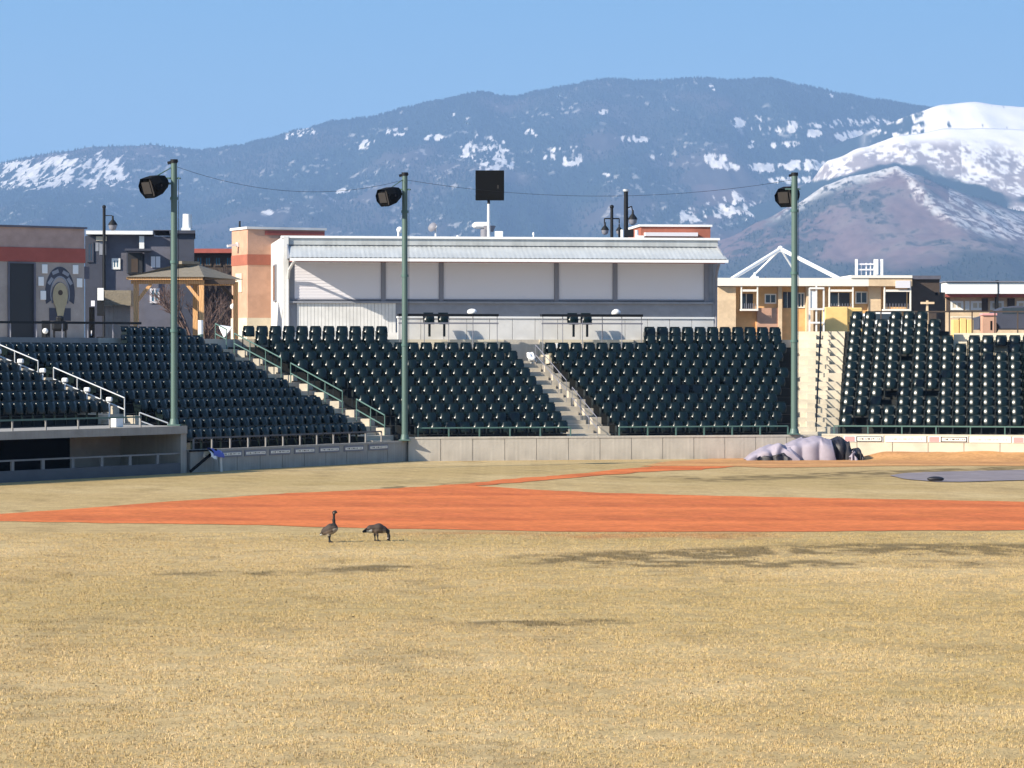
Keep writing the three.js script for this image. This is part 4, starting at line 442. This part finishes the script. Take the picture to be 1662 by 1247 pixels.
{ const { t, X, Y } = frame('brown_house', 'low brown house between the gazebo and the pink tower', 'building', 314, 205, 0, 0); obj('wall', b2(X(290), X(420), 0, Y(411), -0.5, -8), m.umber, t); obj('roof', b2(X(288), X(424), Y(411) + 0.005, Y(404), 0.3, -8), m.brickRed, t); for (const px of [322, 336, 352, 370]) win(t, X(px - 5), X(px + 6), Y(432), Y(416), -0.49, m.umber, m.blueGlass, 0.1); win(t, X(340), X(366), Y(500), Y(478), -0.49, m.umber, m.glass, 0.15); }

// ------------------------------------------------------------ right-hand apartments
{
  const d = 230, { t, X, Y } = frame('apartment_block', 'orange and tan apartment block with a white roof edge right of the press box', 'building', 1160, d, 3 * rad, 0); const z = 0;
  const wallTop = Y(465); obj('wall', b2(X(1152), X(1473), 0, wallTop, z, -10), m.tanWall, t); obj('left_bay', b2(X(1163), X(1192), 0, wallTop - 0.05, 0.9, z + 0.005), m.paleOrange, t); obj('roof_edge', b2(X(1160), X(1405), wallTop + 0.005, Y(452), 1.4, -10), m.fascia, t); obj('upper_roof_edge', b2(X(1376), X(1475), Y(452) + 0.006, Y(447.5), 1.5, -10), m.fascia, t); obj('end_roof_edge', b2(X(1405) + 0.005, X(1475), wallTop + 0.005, Y(452), 1.4, -10), m.paleOrange, t);
  for (const [a, b, c, e] of [[1201, 1222, 501, 477], [1271, 1285, 500, 474], [1344, 1379, 497, 475]]) { const q = part('loggia', t); obj('opening', b2(X(a), X(b), Y(c), Y(e), z + 0.03, z + 0.004), m.doorDark, q); obj('glass_door', b2(X(a) + (X(b) - X(a)) * 0.15, X(a) + (X(b) - X(a)) * 0.45, Y(c), Y(e + 4), z + 0.05, z + 0.032), m.glass, q); obj('door_post', b2(X(a) + (X(b) - X(a)) * 0.46, X(a) + (X(b) - X(a)) * 0.5, Y(c), Y(e), z + 0.08, z + 0.032), m.fascia, q); }
  for (const [a, b, c, e] of [[1241, 1260, 493, 477], [1294, 1306, 500, 475], [1388, 1408, 493, 473]]) win(t, X(a), X(b), Y(c), Y(e), z + 0.006, m.fascia, m.glass, 0.09);
  for (const [a, b] of [[1199, 1227], [1341, 1381], [1430, 1474]]) { const q = part('balcony', t); obj('balcony_slab', b2(X(a), X(b), Y(505), Y(502), 1.3, z + 0.006), m.fascia, q); obj('balcony_pier', b2(X(a), X(a + 2), Y(502), wallTop, 1.3, 1.1), m.fascia, q); obj('balcony_pier', b2(X(b - 2), X(b), Y(502), wallTop, 1.3, 1.1), m.fascia, q); obj('balcony_head', b2(X(a) + 0.11, X(b) - 0.11, Y(474), Y(470.5), 1.28, 1.1), m.fascia, q); for (let k = 1; k < 9; k++) obj('baluster', b2(lerp(X(a), X(b), k / 9) - 0.02, lerp(X(a), X(b), k / 9) + 0.02, Y(502), Y(493), 1.25, 1.21), m.frame, q); }
  obj('dark_recess', b2(X(1433), X(1471), Y(498), Y(473), 0.02, z + 0.006), m.doorDark, t); obj('louvre', b2(X(1448), X(1472), Y(468), Y(456), 1.46, 1.41), m.shutter, t); obj('tan_pier', [b2(X(1307), X(1318), 0, wallTop - 0.01, 0.7, z + 0.006), b2(X(1408), X(1428), 0, wallTop - 0.01, 0.5, z + 0.006), b2(X(1262), X(1268), 0, wallTop - 0.01, 0.5, z + 0.006)], m.paleOrange, t); obj('brick_base', b2(X(1228), X(1268), 0, Y(500), 0.4, z + 0.006), m.stucco, t); obj('end_wall', b2(X(1475) + 0.01, X(1526), 0, Y(453), -0.2, -9), m.umber, t); obj('end_cornice', b2(X(1475) + 0.01, X(1527), Y(453) + 0.005, Y(447), 0.05, -9), m.slate, t); obj('end_step', b2(X(1526) + 0.01, X(1536), 0, Y(474), -0.4, -9), m.umber, t); obj('end_window', b2(X(1519), X(1523), Y(479), Y(474), -0.15, -0.19), m.black, t); obj('roof_block', b2(X(1526) + 0.02, X(1532), Y(474), Y(459), -1, -3), m.whitePaint, t);
  const on = (px, py, zz) => V(X(px), Y(py), zz), tt = thing('roof_truss', 'white pyramid of roof struts above the orange apartments', 'frame', t.position.clone(), 3 * rad); const ap = on(1279, 401, -4);
  for (const [px, py, zz, r] of [[1190, 452, -0.5, 0.16], [1364, 452, -0.5, 0.16], [1240, 450, -9, 0.07], [1327, 450, -9, 0.08]]) obj('strut', bar(on(px, py, zz), ap, r, 10), m.whitePaint, tt); obj('apex_plate', new THREE.SphereGeometry(0.25, 10, 8).translate(ap.x, ap.y, ap.z), m.whitePaint, tt); obj('mast', bar(on(1228, 452, -1), on(1228, 442, -1), 0.1), m.whitePaint, tt); obj('mast_arm', bar(on(1222, 450, -1), on(1234, 450, -1), 0.09), m.whitePaint, tt);
  const an = thing('antenna_array', 'white panel antennas in a frame on the apartment roof', 'antenna', t.position.clone(), 3 * rad); for (const [px, a, b] of [[1397.5, 419, 446], [1428, 419, 446], [1431, 419, 444], [1439, 419, 446]]) obj('panel_antenna', b2(X(px - 1.8), X(px + 1.8), Y(b), Y(a), -2, -2.25), m.whitePaint, an); for (const py of [427, 436]) obj('cross_bar', b2(X(1399.5), X(1426), Y(py + 1.2), Y(py - 1), -2.1, -2.2), m.shutter, an); for (const px of [1406, 1414, 1421]) obj('upright', b2(X(px - 0.8), X(px + 0.8), Y(448), Y(425), -2.21, -2.3), m.shutter, an);
}
{
  const d = 262, { t, X, Y } = frame('shop_building', 'low building with a white roof band at the right edge', 'building', 1536, d, 0, 0); obj('roof_band', b2(X(1536), X(1619), Y(477), Y(459), 0, -8), m.whitePaint, t); obj('roof_band', b2(X(1621), X(1760), Y(477), Y(458), 0, -8), m.whitePaint, t); obj('roof_rim', b2(X(1534), X(1762), Y(458), Y(456.5), 0.2, -8), m.frame, t); obj('eave', b2(X(1536), X(1760), Y(482), Y(477) - 0.006, -0.4, -8), m.brickRed, t); obj('wall', b2(X(1536), X(1760), 0, Y(482) - 0.006, -1.6, -8), m.paleOrange, t); obj('dark_bay', [b2(X(1540), X(1546), Y(505), Y(484), -1.5, -1.59), b2(X(1598), X(1608), Y(505), Y(484), -1.5, -1.59), b2(X(1640), X(1652), Y(505), Y(484), -1.5, -1.59)], m.umber, t); for (const [a, b] of [[1547, 1568], [1571, 1578], [1580, 1604], [1612, 1634], [1655, 1680]]) win(t, X(a), X(b), Y(503), Y(488), -1.59, m.whitePaint, m.cream, 0.2); obj('divider', b2(X(1619) + 0.01, X(1621) - 0.01, Y(505), Y(455), 0.05, -1.5), m.dark, t);
}
{ // things that stand on the walkway behind the right-hand seats
  const mk = (name, label, cat, px, py, d, fn, y0 = DECK) => { const p = at(px, py, d), t = thing(name, label, cat, [p.x, y0, p.z]); fn(t, p.y - y0, d / F); };
  mk('shipping_box', 'big yellow box behind the head of the pale stairs', 'box', 1355, 530, 132, (t, y, k) => { const h = H + (HY - 499) * k - DECK; obj('body', rbox(37 * k, h, 1.4, 0, h / 2, 0, 0.05), m.yellow, t); obj('annex', rbox(24 * k, h - 0.02, 1.1, 31 * k, h / 2 - 0.01, -0.1, 0.05), m.yellow, t); obj('stripe', b2(19.5 * k, 42 * k, h * 0.52, h * 0.55, 0.4, 0.465), m.umber, t); });
  mk('lift_frame', 'pale green metal lift frame behind the pale stairs', 'frame', 1324, 530, 128, (t, y, k) => { const Yk = (py) => H + (HY - py) * k - DECK; for (const [px, a] of [[1314, 468], [1325, 462], [1337, 468]]) obj('upright', bx(0.07, Yk(a), 0.07, (px - 1324) * k, Yk(a) / 2, 0), m.white, t); for (const py of [468, 502, 524]) obj('cross_bar', bx(24 * k, 0.08, 0.06, 1.5 * k, Yk(py), 0.07), m.white, t); obj('pane', b2(-9 * k, 0, Yk(500), Yk(472), -0.04, -0.02), m.whitePaint, t); });
  mk('back_railing', 'dark railing behind the glinting seats', 'railing', 1520, 520, 123, (t, y, k) => { obj('top_rail', bx(320 * k, 0.06, 0.05, 60 * k, H + (HY - 506) * k - DECK, 0), m.umber, t); for (let q = 0; q < 9; q++) obj('post', bx(0.05, H + (HY - 506) * k - DECK, 0.05, (-90 + q * 37) * k, (H + (HY - 506) * k - DECK) / 2, 0), m.umber, t); });
  mk('ticket_hut', 'small pink hut with a dark slot behind the far right ledge', 'hut', 1606, 534, 127, (t, y, k) => { const h = H + (HY - 512) * k - DECK; obj('wall', b2(-11 * k, 11 * k, 0, h, 0, -0.6), m.stucco, t); obj('cap', rbox(25 * k, 0.1, 0.75, 0, h + 0.04, -0.3, 0.02), m.pink, t); obj('slot', b2(1.5 * k, 4.5 * k, h * 0.42, h * 0.78, 0.012, 0.003), m.black, t); });
  mk('post_with_crossbar', 'pale timber post with a crossbar behind the glinting seats', 'post', 1505, 520, 130, (t, y, k) => { const Yk = (py) => H + (HY - py) * k - DECK; obj('post', bx(0.09, Yk(488), 0.09, 0, Yk(488) / 2, 0), m.paleOrange, t); obj('crossbar', bx(22 * k, 0.09, 0.08, 0, Yk(492), 0.09), m.paleOrange, t); });
  mk('parked_car', 'white car roof showing above the glinting seats', 'car', 1432, 525, 150, (t, y, k) => { const s = new THREE.Shape(); s.moveTo(-2.1, 0.35); s.lineTo(-2.1, 0.8); s.lineTo(-1.3, 0.95); s.bezierCurveTo(-0.8, 1.5, 0.5, 1.5, 1.0, 1.0); s.lineTo(2.0, 0.85); s.lineTo(2.1, 0.35); s.lineTo(-2.1, 0.35); const g = new THREE.ExtrudeGeometry(s, { depth: 1.5, bevelEnabled: true, bevelSize: 0.08, bevelThickness: 0.1, bevelSegments: 2 }).translate(0, 0, -0.75); obj('body', g, m.whitePaint, t); for (const x of [-1.3, 1.3]) for (const z of [-0.75, 0.78]) obj('wheel', new THREE.CylinderGeometry(0.34, 0.34, 0.2, 16).rotateX(Math.PI / 2).translate(x, 0.34, z), m.black, t); obj('side_window', b2(-0.9, 0.6, 1.0, 1.3, 0.86, 0.87), m.glass, t); }, 4.62);
  mk('yellow_planter', 'row of yellow crates left of the pink hut', 'crates', 1562, 534, 126, (t, y, k) => { const h = H + (HY - 513) * k - DECK; for (let q = 0; q < 3; q++) obj('crate', rbox(10.5 * k, h * (0.8 + 0.1 * (q % 2)), 0.5, (q - 1) * 11.5 * k, h * 0.45, 0, 0.03), m.yellow, t); obj('tray', rbox(36 * k, 0.06, 0.55, 0, h * 0.95, 0, 0.02), m.cream, t); });
  mk('parked_car', 'dark car behind the railing at the right edge', 'car', 1640, 530, 140, (t, y, k) => { const s = new THREE.Shape(); s.moveTo(-1.6, 0.3); s.lineTo(-1.6, 0.75); s.lineTo(-0.9, 0.95); s.bezierCurveTo(-0.5, 1.4, 0.9, 1.4, 1.2, 0.95); s.lineTo(2, 0.8); s.lineTo(2, 0.3); s.lineTo(-1.6, 0.3); obj('body', new THREE.ExtrudeGeometry(s, { depth: 1.4, bevelEnabled: true, bevelSize: 0.06, bevelThickness: 0.08, bevelSegments: 2 }).translate(0, 0, -0.7), m.navy, t); for (const x of [-1.0, 1.3]) obj('wheel', new THREE.CylinderGeometry(0.32, 0.32, 1.7, 16).rotateX(Math.PI / 2).translate(x, 0.32, 0), m.black, t); obj('side_window', b2(-0.5, 0.9, 0.98, 1.25, 0.79, 0.8), m.glass, t); }, 4.8);
}
// bare winter trees
function bareTree(label, px, py, d, h, sd, dens = 1) {
  const p = at(px, py, d), t = thing('bare_tree', label, 'tree', [p.x, 0, p.z], 0, 'leafless trees behind the stand'), tr = [], tw = []; const keep = seed; seed = sd;
  const grow = (a, dir, len, r, lv) => { const b = a.clone().addScaledVector(dir, len); (lv < 2 ? tr : tw).push(bar(a, b, r, lv < 2 ? 7 : 4, r * 0.62)); if (lv > 5 || r < 0.006) return; const n = lv === 0 ? 5 : 3; for (let k = 0; k < n; k++) { const v = dir.clone().add(V(rr(-1, 1), rr(-0.25, 0.75), rr(-1, 1)).multiplyScalar(0.72)).normalize(); grow(a.clone().lerp(b, rr(0.55, 1)), v, len * rr(0.55, 0.8), r * rr(0.5, 0.66), lv + 1); } };
  grow(V(0, 0, 0), V(0, 1, 0), h * 0.3, h * 0.02, 0); seed = keep; obj('trunk', tr, m.bark, t); obj('crown', tw, m.twig, t);
}
bareTree('bare brown tree showing right of the gazebo roof', 352, 440, 195, 13, 11); bareTree('bare tree beside the slate apartments', 332, 440, 178, 11, 23); bareTree('bare brown tree left of the white roof struts', 1195, 430, 330, 16, 37); bareTree('bare tree at the foot of the white roof struts', 1235, 440, 330, 14, 51);

// ------------------------------------------------------------ covers on the field
{
  const t = thing('home_plate_cover', 'flat grey-lilac tarpaulin lying on the grass at the right edge', 'tarpaulin', ground(1620, 773)), c = t.position, P = gp([[1444, 773], [1470, 769], [1540, 766.5], [1662, 764], [1800, 762], [1840, 770], [1800, 779], [1662, 780.5], [1560, 783.5], [1520, 783], [1470, 779]]).map(([x, z]) => [x - c.x, z - c.z]);
  const n = 60, edge = []; for (let k = 0; k < n; k++) { const f = k / n * P.length, i = Math.floor(f), u = f - i, a = P[i], b = P[(i + 1) % P.length]; edge.push([lerp(a[0], b[0], u), lerp(a[1], b[1], u)]); }
  const g = gridMesh(n + 1, 22, (u, v, i) => { const e = edge[i % n], r = 1 - v, x = e[0] * r, z = e[1] * r; return [x, 0.022 + 0.10 * Math.max(0, fbm(x * 1.1 + 3, z * 1.1, 3) - 0.42) * smooth(0, 0.12, v) + 0.05 * Math.pow(Math.max(0, fbm(x * 0.5, z * 4, 2) - 0.45), 1) * smooth(0, 0.1, v), z]; }); obj('sheet', g, m.oldTarp, t);
  for (const [px, py] of [[1519, 782]]) { const q = ground(px, py).sub(c); obj('sandbag', new THREE.SphereGeometry(0.2, 10, 8).scale(1.3, 0.4, 0.7).translate(q.x, 0.08, q.z), m.blackTarp, t); }
}
{ // heap of covers beside the wall
  const c = ground(1310, 747.5), t = thing('tarp_pile', 'rumpled lilac tarpaulin heap with black shaded folds beside the wall', 'tarpaulin', c), k = -c.z / F, X = (px) => (px - 1310) * k;
  const lump = (pxs, hs, zf, zb, sd, amp, nx = 54, nz = 26) => gridMesh(nx, nz, (u, v) => { const px = lerp(pxs[0], pxs[pxs.length - 1], u), hh = poly1(pxs.map((q, i) => [q, hs[i]]), px) * k, a = v * Math.PI, pr = Math.pow(Math.sin(a), 0.42), w = fbm(u * 5 + sd, v * 3 + sd, 2) - 0.5, fold = Math.abs(fbm(u * 6 + v * 2 + sd, v * 1.5, 2) - 0.5); const rg = 1 - Math.abs(2 * noise(u * 4 + v * 3.2 + sd, u * 1.5 - v * 2.4 + sd) - 1), drape = 0.11 * Math.abs(Math.sin(u * 11 + 2.4 * noise(u * 3, v * 2 + sd))) * (v < 0.5 ? 1 - v : 0); return [X(px) + w * amp * 0.6, Math.max(0.006, hh * pr * (0.86 + (w - fold * 0.6) * amp * 1.1 + 0.1 * Math.pow(rg, 4))), lerp(zf, zb, 0.5 - 0.5 * Math.cos(a)) + w * amp * 0.5 * Math.sin(a) + drape]; });
  obj('left_flap', lump([1212, 1222, 1240, 1262, 1282, 1296], [2, 14, 25, 30, 27, 6], 0.35, -0.9, 3, 0.3), m.tarp, t).userData.label = 'low folded lilac flap'; obj('main_cover', lump([1268, 1278, 1296, 1312, 1326, 1334, 1352, 1356], [4, 30, 38, 43, 46, 47, 38, 3], 0.15, -1.6, 8, 0.16, 64, 30), m.tarp, t); obj('shaded_black_roll', lump([1334, 1341, 1352, 1366, 1378, 1385, 1388], [6, 30, 38, 39, 34, 22, 3], -0.1, -1.5, 15, 0.25), m.blackTarp, t); obj('small_shaded_black_roll', lump([1380, 1386, 1394, 1401, 1405], [4, 20, 23, 17, 3], 0.05, -0.9, 21, 0.3, 30, 18), m.blackTarp, t); obj('lilac_scrap', lump([1379, 1382, 1386, 1389], [8, 18, 17, 7], 0.22, 0.0, 27, 0.3, 14, 10), m.tarp, t);  // black cloth colour also carries the shade on the right of the heap
  obj('dark_slit', lump([1222, 1230, 1250, 1270, 1280], [3, 8, 10, 13, 6], 0.44, 0.2, 5, 0.5, 30, 10), m.blackTarp, t);
}
{ // low bank of raked dirt against the sunlit wall
  const B = blockR; struct('dirt_bank', gridMesh(60, 8, (u, v) => { const s = lerp(1.1, 10.6, u), p = world(B, s, -0.21 - v * 2.6, 0); return [p.x, 0.006 + 0.27 * (1 - smooth(0, 1, v)) * smooth(0, 0.14, u) * (0.85 + 0.3 * fbm(s, v * 3, 2)), p.z]; }), dryClay);
}
// ------------------------------------------------------------ two geese
function fleshOut(bones, lo, hi, res, k, colour) {   // smooth union of tapered capsules and balls, meshed on a grid
  const size = Math.max(hi[0] - lo[0], hi[1] - lo[1], hi[2] - lo[2]) / 2, mid = [0, 1, 2].map((i) => (lo[i] + hi[i]) / 2), mc = new MarchingCubes(res, m.black, false, false, 120000); mc.isolation = 0;
  const pa = V(), ba = V(); for (let z = 0; z < res; z++) for (let y = 0; y < res; y++) for (let x = 0; x < res; x++) { const p = V(mid[0] + ((x - res / 2) / (res / 2)) * size, mid[1] + ((y - res / 2) / (res / 2)) * size, mid[2] + ((z - res / 2) / (res / 2)) * size); let d = 10; for (const [a, b, ra, rb, fl = 1] of bones) { pa.subVectors(p, a); ba.subVectors(b, a); const h = clamp(pa.dot(ba) / ba.lengthSq(), 0, 1), q = pa.addScaledVector(ba, -h); q.z /= fl; const e = q.length() - lerp(ra, rb, h), w = Math.max(k - Math.abs(d - e), 0) / k; d = Math.min(d, e) - w * w * k * 0.25; } mc.field[x + y * res + z * res * res] = -d; }
  mc.update(); const n = mc.count, P = new Float32Array(n * 3), C = new Float32Array(n * 3); for (let i = 0; i < n; i++) { for (let c = 0; c < 3; c++) P[i * 3 + c] = mid[c] + mc.positionArray[i * 3 + c] * size; C.set(colour(V(P[i * 3], P[i * 3 + 1], P[i * 3 + 2])), i * 3); }
  const g = new THREE.BufferGeometry(); g.setAttribute('position', new THREE.BufferAttribute(P, 3)); g.setAttribute('color', new THREE.BufferAttribute(C, 3)); const w = mergeVertices(g, 1e-4); w.computeVertexNormals(); return w;
}
const gooseMat = new THREE.MeshStandardMaterial({ vertexColors: true, roughness: 0.8, side: THREE.DoubleSide });
const nkC = [0.012, 0.010, 0.009], backC = [0.075, 0.05, 0.035], sideC = [0.17, 0.12, 0.085], paleC = [0.5, 0.42, 0.33], whiteC = [0.75, 0.72, 0.66];
function goose(label, px, py, upright) {
  const g0 = ground(px, py), t = thing('goose', label, 'goose', g0, 0, 'geese on the outfield'); let bones, neck, head;
  if (upright) { bones = [[V(-0.21, 0.16, 0), V(-0.10, 0.23, 0), 0.028, 0.075], [V(-0.10, 0.23, 0), V(0.02, 0.275, 0), 0.085, 0.105], [V(0.02, 0.275, 0), V(0.085, 0.29, 0), 0.105, 0.078], [V(0.085, 0.33, 0), V(0.075, 0.45, 0), 0.04, 0.024], [V(0.075, 0.45, 0), V(0.08, 0.60, 0), 0.024, 0.022], [V(0.08, 0.61, 0), V(0.11, 0.625, 0.01), 0.033, 0.026], [V(0.11, 0.62, 0.01), V(0.155, 0.605, 0.015), 0.019, 0.009], [V(-0.03, 0.2, 0.04), V(-0.015, 0.13, 0.035), 0.035, 0.016], [V(-0.03, 0.2, -0.04), V(-0.03, 0.13, -0.035), 0.035, 0.016], [V(-0.015, 0.13, 0.035), V(-0.01, 0.02, 0.035), 0.013, 0.01], [V(-0.03, 0.13, -0.035), V(-0.02, 0.02, -0.035), 0.013, 0.01], [V(-0.01, 0.012, 0.035), V(0.045, 0.006, 0.045), 0.012, 0.014], [V(-0.02, 0.012, -0.035), V(0.035, 0.006, -0.045), 0.012, 0.014]]; }
  else { bones = [[V(-0.29, 0.20, 0), V(-0.15, 0.25, 0), 0.026, 0.07], [V(-0.15, 0.25, 0), V(0.02, 0.265, 0), 0.075, 0.095], [V(0.02, 0.265, 0), V(0.11, 0.235, 0), 0.095, 0.075], [V(0.12, 0.25, 0), V(0.205, 0.205, 0), 0.05, 0.03], [V(0.205, 0.205, 0), V(0.225, 0.10, 0.01), 0.03, 0.023], [V(0.225, 0.10, 0.01), V(0.215, 0.055, 0.015), 0.025, 0.03], [V(0.215, 0.05, 0.015), V(0.235, 0.01, 0.02), 0.02, 0.008], [V(-0.04, 0.2, 0.04), V(-0.01, 0.13, 0.035), 0.035, 0.016], [V(-0.05, 0.2, -0.04), V(-0.06, 0.13, -0.035), 0.035, 0.016], [V(-0.01, 0.13, 0.035), V(0.0, 0.02, 0.035), 0.013, 0.01], [V(-0.06, 0.13, -0.035), V(-0.055, 0.02, -0.035), 0.013, 0.01], [V(0.0, 0.012, 0.035), V(0.05, 0.006, 0.045), 0.012, 0.014], [V(-0.055, 0.012, -0.035), V(0.0, 0.006, -0.045), 0.012, 0.014]]; }
  const col = (p) => { const band = hash(Math.floor(p.x * 60 + p.y * 30), Math.floor(p.y * 50)) * 0.25 + 0.85; let c; if (upright) { if (p.y > 0.385 && p.x > 0.02) c = p.y > 0.59 && p.y < 0.612 && p.x > 0.08 && p.x < 0.098 ? paleC : nkC; else if (p.y > 0.345 && p.x > 0.04) c = nkC; else { const u = p.y - 0.24 - p.x * 0.35; c = p.y < 0.135 && Math.abs(p.x) < 0.07 ? [0.02, 0.018, 0.016] : p.x < -0.16 ? (u > 0.0 ? nkC : whiteC) : u > 0.01 ? backC : p.x > 0.09 ? paleC : u > -0.05 ? sideC : p.x < -0.06 ? whiteC : paleC; } } else { if (p.x > 0.165) c = p.y < 0.075 && p.y > 0.055 && p.x < 0.21 ? paleC : nkC; else if (p.y < 0.13) c = [0.02, 0.018, 0.016]; else { const u = p.y - 0.255; c = p.x < -0.235 ? nkC : u > -0.005 ? backC : p.x < -0.12 ? whiteC : p.x > 0.1 && u < -0.05 ? paleC : sideC; } } return c.map((q) => q * band * 0.62); };
  const b = new THREE.Mesh(metreUV(fleshOut(bones, [-0.36, -0.04, -0.36], [0.36, 0.68, 0.36], 104, 0.035, col)), gooseMat); b.name = 'body'; t.add(shadows(b));
  const wing = gridMesh(16, 8, (u, v) => { const x = lerp(upright ? -0.2 : -0.26, upright ? 0.06 : 0.09, u), w = Math.sin(Math.PI * Math.pow(u, 0.7)) * 0.5 + 0.5 * u, cy = upright ? 0.255 + x * 0.42 : 0.262 - Math.max(0, x) * 0.25 + Math.min(0, x) * 0.12; return [x, cy + (v - 0.45) * 0.11 * w + 0.02, 0.075 + 0.03 * w * Math.sin(v * Math.PI * 0.9) - 0.05 * v * v + (hash(Math.floor(u * 12), Math.floor(v * 4)) - 0.5) * 0.004]; }); for (const s of [1, -1]) obj('wing', wing.clone().scale(1, 1, s), M(0.045, 0.031, 0.022, 0.85), t); 
  t.rotation.y = upright ? -0.35 : 0.12;
}
goose('alert goose with its dark neck raised straight up', 536, 881, true); goose('grazing goose with its neck bent down to the grass', 613, 879, false);
renderer.render(scene, camera);
